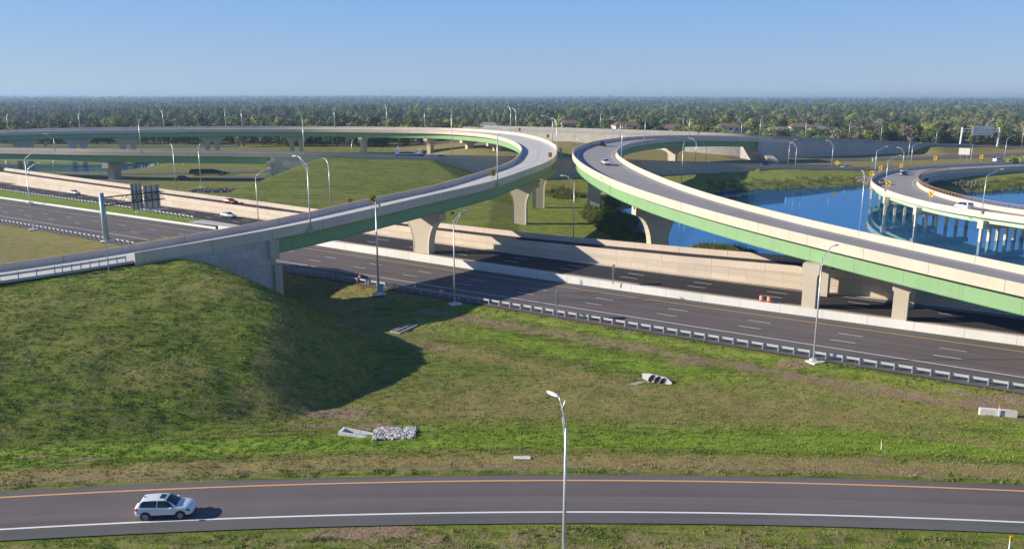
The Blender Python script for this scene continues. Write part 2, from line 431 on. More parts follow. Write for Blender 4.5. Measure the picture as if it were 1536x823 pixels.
def dist_poly(X, Y, P, ax=1.0, ay=1.0):
    best = np.full(X.shape, 1e9); val = np.zeros(X.shape)
    for (x0, y0, z0), (x1, y1, z1) in zip(P[:-1], P[1:]):
        dx, dy = x1-x0, y1-y0; L2 = dx*dx+dy*dy
        t = np.clip(((X-x0)*dx+(Y-y0)*dy)/L2, 0, 1)
        ex, ey = (X-(x0+t*dx))*ax, (Y-(y0+t*dy))*ay; d = np.hypot(ex, ey)
        m = d < best; best = np.where(m, d, best); val = np.where(m, z0+t*(z1-z0), val)
    return best, val
def poly_sd(X, Y, P):
    """signed distance to polygon, negative inside"""
    inside = np.zeros(X.shape, bool); d = np.full(X.shape, 1e9); n = len(P)
    for i in range(n):
        x0, y0 = P[i][:2]; x1, y1 = P[(i+1) % n][:2]
        c = ((y0 > Y) != (y1 > Y)); xi = (x1-x0)*(Y-y0)/((y1-y0) if abs(y1-y0) > 1e-9 else 1e-9)+x0
        inside ^= (c & (X < xi))
        dx, dy = x1-x0, y1-y0; t = np.clip(((X-x0)*dx+(Y-y0)*dy)/(dx*dx+dy*dy+1e-9), 0, 1)
        d = np.minimum(d, np.hypot(X-(x0+t*dx), Y-(y0+t*dy)))
    return np.where(inside, -d, d)
WZ = -1.5
pr = [G(x, y, WZ) for x, y in [(1012,374),(985,362),(940,345),(928,332),(915,322),(930,315),(962,309),(1000,302),(1045,293),(1095,285.5),(1180,282),(1280,279),(1308,277.5),(1350,283),(1400,292),(1440,290),(1480,286),(1536,283)]]
POND_R = [(p.x, p.y) for p in pr] + [(260,300),(300,150),(140,60)] + [tuple(SN(s, 36.5)[:2]) for s in (60, 30, 5)]
pl = [G(x, y, WZ) for x, y in [(-160,262),(95,262.5),(160,262),(200,257.5),(230,251),(190,247),(100,246.5),(15,246),(-160,247)]]
POND_L = [(p.x, p.y) for p in pl]

yd = lambda X: np.interp(X, D.Q[:, 0], D.Q[:, 1]); zd = lambda X: np.interp(X, D.Q[:, 0], D.Q[:, 2])-1.07
yf = lambda X: np.interp(X, Fp.Q[:, 0], Fp.Q[:, 1]); zf_ = lambda X: np.interp(X, Fp.Q[:, 0], Fp.Q[:, 2])-1.07
iA_wall = A.idxX(-50.5); iA_abut = A.idxX(-35.2)
def fg_c(X): return 52.6 - .00155*(X-6)**2
def smax(a, b, k=1.0): return np.log(np.exp(np.clip(a/k, -60, 60))+np.exp(np.clip(b/k, -60, 60)))*k
def T(X, Y):
    X = np.asarray(X, float); Y = np.asarray(Y, float)
    s = (X-OX)*HD.x+(Y-OY)*HD.y; n = (X-OX)*HN.x+(Y-OY)*HN.y
    rn = ip(RAIL, s); cf = ip(CFAR, s)
    # near side of the highway
    d = Y - fg_c(X)
    zfg = np.where(d > 0, 3.2-np.clip(d-4.2, 0, 99)/5.6, 3.2-np.clip(-d-4.4, 0, 99)/14)
    zfg = np.where(d < 0, np.maximum(zfg, 1.0), zfg)
    zhw = -.02-np.clip(rn-1.6-n, 0, 99)/5.5
    z = smax(smax(zfg, zhw, .25), -.75+0*X, .3)-.05
    if (n < rn-1.5).any():
        # left bank of the flyover ramp
        ramp = [tuple(A.pt(i, 5.5, -1.5)) for i in range(0, iA_wall+2, 4)]+[tuple(A.pt(i, 5.5, -1.5)) for i in range(iA_wall+3, iA_abut, 4)]
        dd, zz = dist_poly(X, Y, ramp)
        nearside = Y < np.interp(X, [q[0] for q in ramp], [q[1] for q in ramp])-3
        zz = zz - .18 + np.where(nearside, .5, 0)
        dq = np.clip(dd-6.5, 0, 99); front = zz - .02*dq - .0056*dq*dq
        TOE = [(-37.6,123.6,0),(-31,118,0),(-21.5,107,0),(-16.5,95,0),(-17.5,84,0),(-22,75,0),(-30,67,0),(-43,60.5,0),(-75,54,0),(-140,44,0),(-260,30,0)]
        td, _ = dist_poly(X, Y, TOE); tin = poly_sd(X, Y, [(q[0], q[1]) for q in TOE]+[(-400,30),(-400,300),(-60,170)])
        steep = np.where(tin < 0, -.3+td*.63, -9)
        hill = -np.log(np.exp(-front/.9)+np.exp(-np.clip(steep, -12, 60)/.9))*.9
        hill = np.minimum(hill, zz)
        z = np.where(n < rn-1.5, smax(z, hill, .35), z)
    # between road edges: below the road sheets
    z = np.where((n >= rn-1.5) & (n < cf), -.14, z)
    if not (n >= cf).any() and X.size == 1: return z
    # beyond the frontage ramp
    base = .55-1.45*np.clip((X+6)/8, 0, 1)*np.clip((62-X)/12, 0, 1)*np.clip((Y-166)/14, 0, 1)*np.clip((298-Y)/12, 0, 1)
    yD, zD = yd(X), zd(X)
    front = np.clip(yD-Y, 0, 999)
    M = np.minimum(zD-.1-.105*front-.002*front**1.3, np.minimum(.6+(X+91)*.44, np.maximum(.6+(-6-X)*.33, -1.5)))
    bz = np.where(Y < yD+2, smax(base, M, .25), base)
    # behind D: fields and fills
    past = Y-(yD+11)
    yF, zF = yf(X), zf_(X)
    span = np.clip(yF-yD-11, 8, 400)
    tt = np.clip(past/span, 0, 1)
    wantR = zD*(1-tt)+(np.interp(X, [-60, 30, 123, 233, 300], [8, 9, 3.4, 3.0, 3.4]))*tt
    fill = np.clip(zF-.2-np.clip(yF-.5-Y, 0, 99)*.2, -5, 99)
    fill = np.where(X > 226, fill, fill-(226-X)*.35)
    wantR = np.maximum(wantR, fill)
    wR = np.clip((X+70)/60, 0, 1); wR = wR*wR*(3-2*wR)
    plat = np.interp(Y, [0, 408, 424, 600, 900], [.5, .5, 5.2, 5.4, 3])
    behind = wR*wantR+(1-wR)*plat
    low = np.clip((past+4)/5, 0, 1)
    behind = np.where(Y > yF+24, np.minimum(behind, 4.0)*wR+(1-wR)*plat, behind)
    bz = np.where(past > -11, bz*(1-low*1.0)+behind*low, bz)
    # bring level up under D on its right half (at grade)
    und = (np.abs(Y-yD-6) < 6.5) & (X > 100); bz = np.where(und, zD-.15, bz)
    shore = (X > 60) & (Y < yD) & (Y > yD-40)
    bz = np.where(shore, np.maximum(bz, zD-.35-np.clip(yD-Y, 0, 60)*.10-np.clip(112-X, 0, 99)*.07), bz)
    z = np.where(n >= cf, bz, z)
    for P, zz0 in ((POND_R, WZ), (POND_L, WZ)):
        if not ((X > min(q[0] for q in P)-15) & (X < max(q[0] for q in P)+15) & (Y > min(q[1] for q in P)-15) & (Y < max(q[1] for q in P)+15)).any(): continue
        sd = poly_sd(X, Y, P)
        c = WZ+np.where(sd > 0, sd*.30, sd*.35)
        c = np.maximum(c, WZ-1.3)
        z = np.where((n >= cf-.5) & (sd < 14), np.minimum(z, c), z)
    far = np.hypot(X, Y)
    z = np.where(far > 620, np.minimum(z, 3)*1.0*np.clip(1-(far-620)/1500, 0, 1), z)
    return z
def Tz(x, y): return float(T(np.array([x]), np.array([y]))[0])
def GT(px, py, it=12):
    z = 0.0
    for _ in range(it):
        p = G(px, py, z); z = .5*z+.5*Tz(p.x, p.y)
    p = G(px, py, z); p.z = Tz(p.x, p.y); return p

# ------------------------------------------------------------------ ground
def axis(segs):
    out = [segs[0][0]]
    for a, b, st in segs:
        k = max(1, int(round((b-a)/st))); out += list(np.linspace(a, b, k+1)[1:])
    return np.array(out)
gx = axis([(-14000,-4000,2500),(-4000,-1000,500),(-1000,-420,60),(-420,-120,5),(-120,-64,1.6),(-64,60,.55),(60,130,1.4),(130,420,5),(420,1000,60),(1000,4000,500),(4000,14000,2500)])
gy = axis([(-300,20,40),(20,42,2),(42,112,.5),(112,190,1.1),(190,330,1.8),(330,470,3),(470,700,10),(700,2000,100),(2000,14000,1500)])
GX, GY = np.meshgrid(gx, gy); GZ = T(GX.ravel(), GY.ravel()).reshape(GX.shape)
VT = {}
def vnoise(X, Y, sc_, seed=0):
    if seed not in VT: VT[seed] = np.random.RandomState(seed).rand(64, 64)
    tab = VT[seed]
    x, y = X/sc_, Y/sc_; xi, yi = np.floor(x).astype(int), np.floor(y).astype(int); fx, fy = x-xi, y-yi
    fx, fy = fx*fx*(3-2*fx), fy*fy*(3-2*fy)
    g = lambda a, b: tab[a % 64, b % 64]
    return (g(xi, yi)*(1-fx)+g(xi+1, yi)*fx)*(1-fy)+(g(xi, yi+1)*(1-fx)+g(xi+1, yi+1)*fx)*fy
S_ = (GX-OX)*HD.x+(GY-OY)*HD.y; N_ = (GX-OX)*HN.x+(GY-OY)*HN.y
soft = (N_ < ip(RAIL, S_)-3) | (N_ > ip(CFAR, S_)+2)
offroad = np.abs(GY-fg_c(GX)) > 5.5
nearw = np.clip((200-GY)/60, 0, 1)
def rough(X, Y):
    hillw = np.clip((-24-X)/8, 0, 1)*np.clip((Y-66)/6, 0, 1)*np.clip((112-Y)/6, 0, 1)
    return ((vnoise(X*.7, Y, 3.1, 1)-.5)*.18+(vnoise(X*.5, Y, 1.2, 2)-.5)*.15)*(1+.6*hillw)+hillw*(vnoise(X*.8, Y, 5.5, 12)-.5)*.28+(vnoise(X*.6, Y, .9, 13)-.5)*.10
GZ = GZ + (soft & offroad)*nearw*rough(GX, GY)
V = np.stack([GX.ravel(), GY.ravel(), GZ.ravel()], 1); ny, nx = GX.shape
ii = np.arange((ny-1)*(nx-1)); r_, c_ = ii//(nx-1), ii % (nx-1); a_ = r_*nx+c_
Fq = np.stack([a_, a_+1, a_+nx+1, a_+nx], 1)
me = bpy.data.meshes.new('ground'); me.vertices.add(len(V)); me.vertices.foreach_set('co', V.ravel())
me.loops.add(Fq.size); me.loops.foreach_set('vertex_index', Fq.ravel().astype(np.int32))
me.polygons.add(len(Fq)); me.polygons.foreach_set('loop_start', np.arange(0, Fq.size, 4, dtype=np.int32)); me.polygons.foreach_set('loop_total', np.full(len(Fq), 4, dtype=np.int32))
me.update(calc_edges=True)
# colour zones: R dry tan, G lush green, B bare dirt
def zones(X, Y):
    s = (X-OX)*HD.x+(Y-OY)*HD.y; n = (X-OX)*HN.x+(Y-OY)*HN.y; rn = ip(RAIL, s); cf = ip(CFAR, s)
    d = Y-fg_c(X)
    dry = np.full(X.shape, .22); lush = np.full(X.shape, .12); dirt = np.zeros(X.shape)
    side = n < rn
    g = lambda v, c, w_: np.exp(-((v-c)/w_)**2)
    # strips along the foreground road
    dry = np.maximum(dry, side*(g(d, 6.8, 2.6)*.95)); dirt = np.maximum(dirt, side*g(d, 5.2, 1.6)*.50)
    lush = np.maximum(lush, side*g(d, 13.5, 3.2)*1.0); dry = np.where(side & (d > 10) & (d < 17), dry*.3, dry)
    lush = np.maximum(lush, side*g(d, 18.5, 3)*.6*(X > -12))
    dirt = np.maximum(dirt, side*(d < -4.2)*g(d, -6, 2.2)*.42)
    dry = np.maximum(dry, side*(d < -4.2)*.42)
    # strips along the highway
    q = rn-n
    lush = np.maximum(lush, side*(s > -40)*g(q, 3.0, 1.5)*.75)
    dirt = np.maximum(dirt, side*(s > -42)*g(q, 6.4, 1.9)*.62); 
    lush = np.maximum(lush, side*(s > -40)*g(q, 12, 3.6)*.78)
    dry = np.maximum(dry, side*(s > -60)*g(q, 20, 4)*.62)
    dry = np.maximum(dry, side*(s < -50)*(Y > 112)*.62); 
    # hill face, patches
    hill = side & (X < -28) & (d > 17); dry = np.where(hill & (Y < 112), .10+.42*vnoise(X*.35, Y, 6, 40), dry); lush = np.where(hill & (Y < 112), .42*vnoise(X*.5, Y, 5, 41), lush)
    sw = side & (d > 18) & (X >= -28); dry = np.where(sw, np.maximum(dry, .25+.40*vnoise(X*.4, Y, 7, 42)), dry)
    dry = np.where(~side, .45, dry); lush = np.where(~side, .18, lush)
    far = ~side
    dry = np.where(far & (Y > yd(X)+18) & (X > -60), .78, dry)
    dry = np.where(far & (X > -20) & (X < 40) & (Y < 260), .38, dry); lush = np.where(far & (X > -20) & (X < 40) & (Y < 260), .42, lush)
    lush = np.where(far & (X > 60) & (Y < yd(X)), .55, lush)
    md = far & (X > -95) & (X < 0) & (Y > 205) & (Y < yd(X)); dry = np.where(md, .16+.35*vnoise(X*.25, Y, 5, 44), dry); lush = np.where(md, .10, lush)
    for P in (POND_R, POND_L):
        sd = poly_sd(X, Y, P); dirt = np.where(far, np.maximum(dirt, np.exp(-(np.abs(sd-.5)/1.6)**2)*.8), dirt)
    return dry, lush, dirt
zr, zg, zb = zones(V[:, 0], V[:, 1])
def patch(arr, x, y, r, v=1.0, zz=0, asp=1.0):
    p = GT(x, y); q = np.exp(-(((V[:, 0]-p.x)/(r*asp))**2+((V[:, 1]-p.y)/r)**2)); return np.maximum(arr, q*v)
for x, y, r, asp in [(870,481,.8,3),(920,487,1.0,2.4),(945,497,.7,2.2),(1000,500,1.0,2),(800,498,.8,3),(740,489,.7,3),(866,551,.6,2.2),(640,518,.9,1.6),(663,522,.8,2),(700,480,1.0,3),(1190,545,1.2,2),(1500,600,1.6,2.6),
                  (1440,590,.8,2.5),(560,640,1.6,1.6),(515,620,2.2,2.0),(470,640,1.2,2),(120,690,.5,4),(130,688,.4,5),(60,684,.6,4),(590,795,.9,2),(620,797,.6,1.4),(520,800,.8,3),(1020,545,.8,2.5),(1050,545,.5,3),(1300,690,.6,3)]:
    zb = patch(zb, x, y, r, 1.15, asp=asp)
at = me.color_attributes.new('zone', 'FLOAT_COLOR', 'POINT')
at.data.foreach_set('color', np.stack([zr, zg, zb, np.ones(len(zr))], 1).astype(np.float32).ravel())
me.materials.append(MATS['grass']); me.materials.append(MATS['canopy_floor'])
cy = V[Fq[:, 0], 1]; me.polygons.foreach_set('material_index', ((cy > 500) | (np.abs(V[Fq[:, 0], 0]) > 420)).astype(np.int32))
me.polygons.foreach_set('use_smooth', [True]*len(Fq))
ground = bpy.data.objects.new('ground', me); col.objects.link(ground); tag(ground, 'grassy ground with green and tan bands, bare dirt and sand patches', kind='structure')
for nm, P, lab in (('water', POND_R, 'deep blue pond water under the curved ramp on the right'), ('water', POND_L, 'pale pond water under the green bridge on the left')):
    c = np.mean(P, axis=0); PP = []
    for p in P:
        v = np.array(p)-c; L = np.linalg.norm(v); PP.append(c+v*(1+1.5/L))
    me_obj(nm, [(p[0], p[1], WZ) for p in PP], [tuple(range(len(PP)))], 'water', kind='structure', label=lab)

# ------------------------------------------------------------------ road sheets
def band(name, f0, f1, s0, s1, zf, mat, ds=3.0, label=None, kind='structure', parent=None, z0=0.0, sheets=None, **kw):
    ss = np.arange(s0, s1+.01, ds); V = []; U = []
    for s in ss:
        for f in (f0, f1):
            n_ = float(ip(f[0], s))+f[1]; V.append(SN(s, n_, float(ip(zf, s)) if isinstance(zf, list) else zf)+Vector((0, 0, z0))); U.append((s, n_))
    F = [(2*i, 2*i+2, 2*i+3, 2*i+1) for i in range(len(ss)-1)]
    return me_obj(name, V, F, mat, parent, False, U, kind=kind, label=label, **kw)
Z0 = [(-500,0),(500,0)]
band('road', (RAIL, -.9), (MED, .1), -420, 330, Z0, 'asphalt_old', label='dark brown near carriageway of the highway')
band('shoulder', (YELL, .35), (MED, .0), -420, 330, Z0, 'asphalt_gray', z0=.006, label='light gray inner shoulder of the near carriageway')
band('shoulder', (RAIL, -.9), (WHITE, -1.6), -6, 330, Z0, 'asphalt_gray', z0=.006, label='light gray outer shoulder beside the guardrail')
band('road', (FYEL, -.5), (WALL, .1), -420, 330, ZF, 'asphalt_new', label='black freshly paved far carriageway of the highway')
def line(name, f, off, s0, s1, zf, mat, w_=.16, z0=.012, lab=None): return band(name, (f, off-w_/2), (f, off+w_/2), s0, s1, zf, mat, 3.0, lab, z0=z0)
line('edge_line', WHITE, 0, -420, 330, Z0, 'white_paint', .22, .016, 'white edge line beside the near guardrail')
line('edge_line', YELL, 0, -420, 330, Z0, 'yellow_paint', .24, .016, 'yellow edge line of the near carriageway')
line('edge_line', FYEL, 0, -420, 330, ZF, 'yellow_paint', .2, .014, 'yellow edge line of the far carriageway')
line('edge_line', FWHITE, 0, -420, 330, ZF, 'white_paint', .22, .014, 'white edge line of the far carriageway')
def dashes(fa, fb, k, of, s0, s1, zf, ph, lab):
    mb = MB(); s = s0+ph
    while s < s1:
        q = []
        for ss in (s, s+3.1):
            a = float(ip(fa, ss)); b = float(ip(fb, ss)); n_ = a+(b-a)*k/of; z = float(ip(zf, ss))+.017
            q += [SN(ss, n_-.085, z), SN(ss, n_+.085, z)]
        mb.add(q, [(0, 2, 3, 1)]); s += 12.19
    mb.build('lane_marking', 'white_paint', kind='structure', label=lab)
dashes(WHITE, YELL, 1, 3, -415, 330, Z0, 2.95+415-12.19*35+12.19, 'dashed white lane line nearer the near guardrail')
dashes(WHITE, YELL, 2, 3, -415, 330, Z0, 3.3+415-12.19*35+12.19, 'dashed white lane line nearer the median')
dashes(FYEL, FWHITE, 1, 3, -415, 330, ZF, 2.5, 'dashed white lane line of the far carriageway nearer the median')
dashes(FYEL, FWHITE, 2, 3, -415, 330, ZF, 2.5, 'dashed white lane line of the far carriageway nearer the wall')
# curving foreground road
def fgband(name, o0, o1, mat, z, lab):
    xs = np.arange(-130, 131, 3.0); V = []; U = []
    for x in xs:
        for o in (o0, o1):
            V.append((x, fg_c(x)+o, 3.2+z)); U.append((x, o))
    return me_obj(name, V, [(2*i, 2*i+2, 2*i+3, 2*i+1) for i in range(len(xs)-1)], mat, None, False, U, kind='structure', label=lab)
fgband('road', -3.75, 3.35, 'asphalt_ramp', .02, 'single lane foreground road with orange and white lines')
fgband('shoulder', -3.75, -2.35, 'asphalt_gray', .026, 'gray shoulder on the camera side of the foreground road')
fgband('edge_line', 2.30, 2.50, 'orange_line', .032, 'orange edge line of the foreground road')
fgband('edge_line', -2.36, -2.16, 'white_paint', .034, 'white edge line of the foreground road')
# median: raised platform face, top strip, grass
def wallband(name, f, off, zt, zb_, s0, s1, mat, th=.3, lab=None, ds=3.0, parent=None, **kw):
    ss = np.arange(s0, s1+.01, ds); V = []; U = []
    for s in ss:
        n_ = float(ip(f, s))+off; t_ = float(ip(zt, s)) if isinstance(zt, list) else zt; b_ = float(ip(zb_, s)) if isinstance(zb_, list) else zb_
        for o, z in ((0, b_), (.06, t_), (th, t_), (th, b_)): V.append(SN(s, n_+o, z)); U.append((s, z))
    F = [];
    for i in range(len(ss)-1):
        for j in range(4): a, b = i*4+j, i*4+(j+1) % 4; F.append((a, a+4, b+4, b))
    F += [(0, 1, 2, 3), tuple((len(ss)-1)*4+j for j in (3, 2, 1, 0))]
    return me_obj(name, V, F, mat, parent, False, U, **kw)
ZT = [(-420,.75),(-150,.8),(-128,.95),(-100,1.25),(-70,1.5),(-45,1.45),(-22,1.2),(400,1.18)]
o = wallband('median_barrier', MED, 0, ZT, -.1, -128, 330, 'concrete_white', .35); tag(o, 'long white concrete barrier wall between the two highway carriageways', 'barrier')
o = wallband('median_curb', MED, 0, [(-420,.5),(400,.62)], -.1, -420, -128.2, 'concrete_white', .3); tag(o, 'low white concrete curb wall along the grass median', 'curb')
band('median', (MED, .3), (FYEL, -.4), -150, 330, [(-420,.45),(-150,.55),(-125,.9),(-50,1.02),(400,1.08)], 'concrete_deck', label='concrete surface of the median')
mg = band('median_grass', (MED, .3), (FYEL, -.4), -420, -139, [(-420,.40),(-150,.52),(-125,.9),(400,1.0)], 'grass', z0=.05, label='green grass strip of the median')
ca = mg.data.color_attributes.new('zone', 'FLOAT_COLOR', 'POINT'); ca.data.foreach_set('color', np.tile([.05, .9, 0, 1], len(mg.data.vertices)).astype(np.float32))

# ------------------------------------------------------------------ frontage ramp on its wall
CT = [(a, b+1.07) for a, b in CZ]
ramp = empty('frontage_ramp', SN(0, 25, 3), label='narrow tan walled ramp road running along the far side of the highway', cat='ramp')
ramp.location = (0, 0, 0)
band('roadway', (WALL, .6), (CFAR, -.4), -420, 330, CZ, 'asphalt_new', parent=ramp, kind=None)
wallband('near_wall', WALL, 0, [(a, b-.05) for a, b in CZ], 0, -420, 330, 'panel_tan', .5, parent=ramp)
wallband('near_barrier', WALL, .04, CT, [(a, b-.05) for a, b in CZ], -420, 330, 'concrete_tan', .4, parent=ramp)
wallband('far_barrier', CFAR, -.42, CT, [(a, b-.1) for a, b in CZ], -420, 330, 'concrete_tan', .4, parent=ramp)
wallband('far_wall', CFAR, -.36, [(a, b-.1) for a, b in CZ], -2, -420, 330, 'panel_tan', .3, parent=ramp)
line('edge_line', WALL, 2.0, -420, 330, CZ, 'white_paint', .15, .012).parent = ramp
for o in ramp.children:
    if 'kind' in o: del o['kind']
# tan gutter strip at the wall foot
band('gutter', (WALL, -1.3), (WALL, .0), -420, 330, ZF, 'concrete_tan', z0=.01, label='tan concrete gutter strip at the foot of the ramp wall')

# ------------------------------------------------------------------ bridges
PARO = [(0, -1.52), (0, -.02), (.03, 0), (.25, 0), (.30, -.75), (.46, -1.07), (.46, -1.52)]
def parapet_in(W): return [(W, -1.52), (W-.46, -1.52), (W-.46, -1.07), (W-.30, -.75), (W-.25, 0), (W-.03, 0), (W, -.02)]
def deck_parts(root, P, i0, i1, g0, g1, mroad='concrete_deck', mgird='steel_green', gd=2.4, ng=4, mpar='concrete_tan', outer_from=None):
    W = P.W
    swept('roadway', P, [(.46, -1.07), (W-.46, -1.07), (W-.46, -1.42), (.46, -1.42)], i0, i1, mroad, root)
    swept('parapet', P, PARO, i0 if outer_from is None else outer_from, i1, mpar, root)
    swept('parapet', P, parapet_in(W), i0, i1, mpar, root)
    for a, b in (g0 if isinstance(g0, list) else [(g0, g1)]):
        for k in range(ng):
            o = 1.25+(W-2.5)*k/(ng-1); t = -1.52; b_ = t-gd
            prof = [(o-.28, t), (o+.28, t), (o+.28, t-.06), (o+.04, t-.06), (o+.04, b_+.07), (o+.32, b_+.07), (o+.32, b_), (o-.32, b_), (o-.32, b_+.07), (o-.04, b_+.07), (o-.04, t-.06), (o-.28, t-.06)]
            swept('girder', P, prof, a, b, mgird, root)
    swept('lane_line', P, [(W/2-.08, -1.055), (W/2+.08, -1.055)], i0, i1, 'yellow_line_faint', root, closed=False)
    for o in (1.5, W-1.7): swept('edge_line', P, [(o-.07, -1.055), (o+.07, -1.055)], i0, i1, 'white_paint', root, closed=False)
simple('yellow_line_faint', (.42, .36, .24), .7, 0, .2, 2)
def pier_silh(a, b, z0, z1, capH, h1):
    L = [(a, z0), (a, z0+h1)]
    zc = z1-capH
    for k in range(1, 9):
        t = k/8*math.pi/2; L.append((a+(b-a)*(1-math.cos(t)), z0+h1+(zc-z0-h1)*math.sin(t)))
    L.append((b, z1))
    return L
def pier(root, c, ang, z0, z1, a=1.7, b=4.4, th=1.9, capH=1.5, h1f=.35, inset=True):
    """hammerhead pier; ang = direction of the cap axis"""
    ax = Vector((math.cos(ang), math.sin(ang), 0)); td = Vector((-ax.y, ax.x, 0)); up = Vector((0, 0, 1))
    r = pier_silh(a, b, z0, z1, capH, (z1-z0)*h1f); poly = r+[(-x, y) for x, y in reversed(r)]
    me_ = MB(); me_.prism(poly, (c[0], c[1], 0), ax, up, th, td)
    bm = bmesh.new(); vs = [bm.verts.new(v) for v in me_.V]
    fs = [bm.faces.new([vs[i] for i in f]) for f in me_.F]
    if inset:
        for f in fs[:2]: bmesh.ops.inset_region(bm, faces=[f], thickness=.38, depth=-.10, use_even_offset=True)
    bmesh.ops.recalc_face_normals(bm, faces=bm.faces)
    m = bpy.data.meshes.new('pier'); bm.to_mesh(m); bm.free(); m.materials.append(MATS['concrete_pier'])
    o = bpy.data.objects.new('pier', m); col.objects.link(o); o.parent = root
    return o
def bearings(root, P, i, o_list, z, mat='dark_steel'):
    for o in o_list:
        p = P.pt(i, o); mb = MB(); mb.box((p.x, p.y, z), (.6, .6, .3)); mb.build('bearing', mat, root)
def pier_at(root, P, i, gd, zbase, off=None, rot=0.0, **kw):
    p = P.pt(i, P.W/2 if off is None else off); t = P.T[i]; ang = math.atan2(t[1], t[0])+math.pi/2+rot
    zt = p.z-1.52-gd-.3; pr_ = pier(root, p, ang, zbase, zt, **kw)
    bearings(root, P, i, [1.25+(P.W-2.5)*k/3 for k in range(4)], zt+.15); return pr_
def mse(root, P, i0, i1, o, ztop_h, mat='panel_gray', th=.25, name='retaining_wall', cop=True, zb=None):
    V = []; U = []; F = []
    for i in range(i0, i1+1):
        p = P.pt(i, o, ztop_h); q = P.pt(i, o+th, ztop_h)
        b = min(Tz(p.x, p.y), Tz(q.x, q.y))-1.2 if zb is None else zb
        b = min(b, p.z-.2)
        for v in (Vector((p.x, p.y, b)), p, q, Vector((q.x, q.y, b))): V.append(v); U.append((P.S[i], v.z))
    m = i1-i0+1
    for k in range(m-1):
        for j in range(4): a, b = k*4+j, k*4+(j+1) % 4; F.append((a, a+4, b+4, b))
    F += [(0, 1, 2, 3), tuple((m-1)*4+j for j in (3, 2, 1, 0))]
    return me_obj(name, V, F, mat, root, False, U)

# flyover A (loops left)
fa = empty('flyover_bridge', (0, 0, 0), label='green girder flyover curving from the grassy bank over the highway and looping back left', cat='flyover')
nA = len(A.Q)-1
deck_parts(fa, A, 0, nA, iA_abut, nA, outer_from=iA_wall)
mse(fa, A, iA_wall, iA_abut, .12, -1.5); mse(fa, A, 0, iA_abut, A.W-.4, -1.5)
pa, pb = A.pt(iA_abut, .0, -1.55), A.pt(iA_abut, A.W, -1.55)
mb = MB(); mid = (pa+pb)/2; ang = math.atan2(pb.y-pa.y, pb.x-pa.x); zlo = Tz(pa.x, pa.y)-1.0
mb.box((mid.x, mid.y, (zlo+mid.z-2.2)/2), (A.W-.1, .7, mid.z-2.2-zlo), ang)
mb.box((pa.x, pa.y, pa.z-1.45), (.9, 1.5, 2.9), ang)
mb.box((pb.x, pb.y, pb.z-1.45), (.9, 1.5, 2.9), ang)
tg = Vector((A.T[iA_abut][0], A.T[iA_abut][1], 0))
for q in (pa, pb): mb.box((q.x+tg.x*.5, q.y+tg.y*.5, (zlo+q.z-4.6)/2+.4), (.8, 1.2, q.z-4.6-zlo+.8), ang)
mb.build('abutment', 'concrete_coping', fa)
def near_c(P, x, y, lo=0): return min(range(lo, len(P.Q)), key=lambda k: (P.pt(k, P.W/2).x-x)**2+(P.pt(k, P.W/2).y-y)**2)
def pier_xy(root, P, x, y, gd, zb_, **kw):
    k = near_c(P, x, y); c = P.pt(k, 0); o_ = (x-c.x)*P.N[k][0]+(y-c.y)*P.N[k][1]
    return pier_at(root, P, k, gd, zb_, off=o_, **kw)
pier_xy(fa, A, -17.9, 156.6, 2.4, .3, a=1.9, b=4.7, th=2.0, capH=1.6, h1f=.22)
pier_xy(fa, A, 2.3, 207.5, 2.4, -1.2, a=1.8, b=5.0, th=2.0, capH=1.5, h1f=.42)
pier_xy(fa, A, 7.9, 238.5, 2.4, -1.4, a=1.8, b=5.0, th=2.0, capH=1.5, h1f=.5)
i5 = A.idx(835, 223); pier_at(fa, A, min(i5+9, nA), 2.4, -.6, a=1.8, b=5, th=2.0, h1f=.5)
def Abase(i): 
    p = A.pt(i, 6); return max(Tz(p.x, p.y)-.3, -2)
i5 = A.idx(835, 223); pier_at(fa, A, min(i5+6, nA), 2.4, .3, a=1.8, b=5, th=2.0, h1f=.5)
for px in (765, 720, 655, 552):
    i = max(i5+20, A.idx(px, 193)); pier_at(fa, A, i, 2.4, Abase(i), a=1.8, b=4.9, th=2.0, h1f=.4)
def twin(root, P, i, gd, zb):
    p = P.pt(i, P.W/2); t = P.T[i]; ang = math.atan2(t[1], t[0])+math.pi/2; zt = p.z-1.52-gd-.3
    ax = Vector((math.cos(ang), math.sin(ang), 0)); td = Vector((-ax.y, ax.x, 0)); up = Vector((0, 0, 1))
    h = zt-zb; half = []
    outer = [(3.2, 0), (3.3, h*.45)]+[(3.3+3.0*(1-math.cos(a)), h*.45+(h*.9-h*.45)*math.sin(a)) for a in (.3, .6, .9, 1.2, math.pi/2)]+[(6.3, h)]
    arch = [(1.5*math.cos(a), h*.45+h*.35*math.sin(a)) for a in np.linspace(0, math.pi, 9)]
    poly = [(1.5, 0)]+outer+[(-x, y) for x, y in reversed(outer)]+[(-1.5, 0)]+[(x, y) for x, y in reversed(arch)]
    mb = MB(); mb.prism(poly, (p.x, p.y, zb), td, up, 2.0, ax)
    mb.build('pier', 'concrete_pier', root)
for px in (437, 315, 188, 108, 24):
    i = A.idx(px, 192, 0, 0); i = i if A.Q[i, 1] > 330 else nA-20
    cand = [k for k in range(i5+10, nA) if A.Q[k, 0] < 0]; i = min(cand, key=lambda k: abs(proj(*A.pt(k, 12))[0]-px))
    twin(fa, A, i, 2.4, Abase(i))

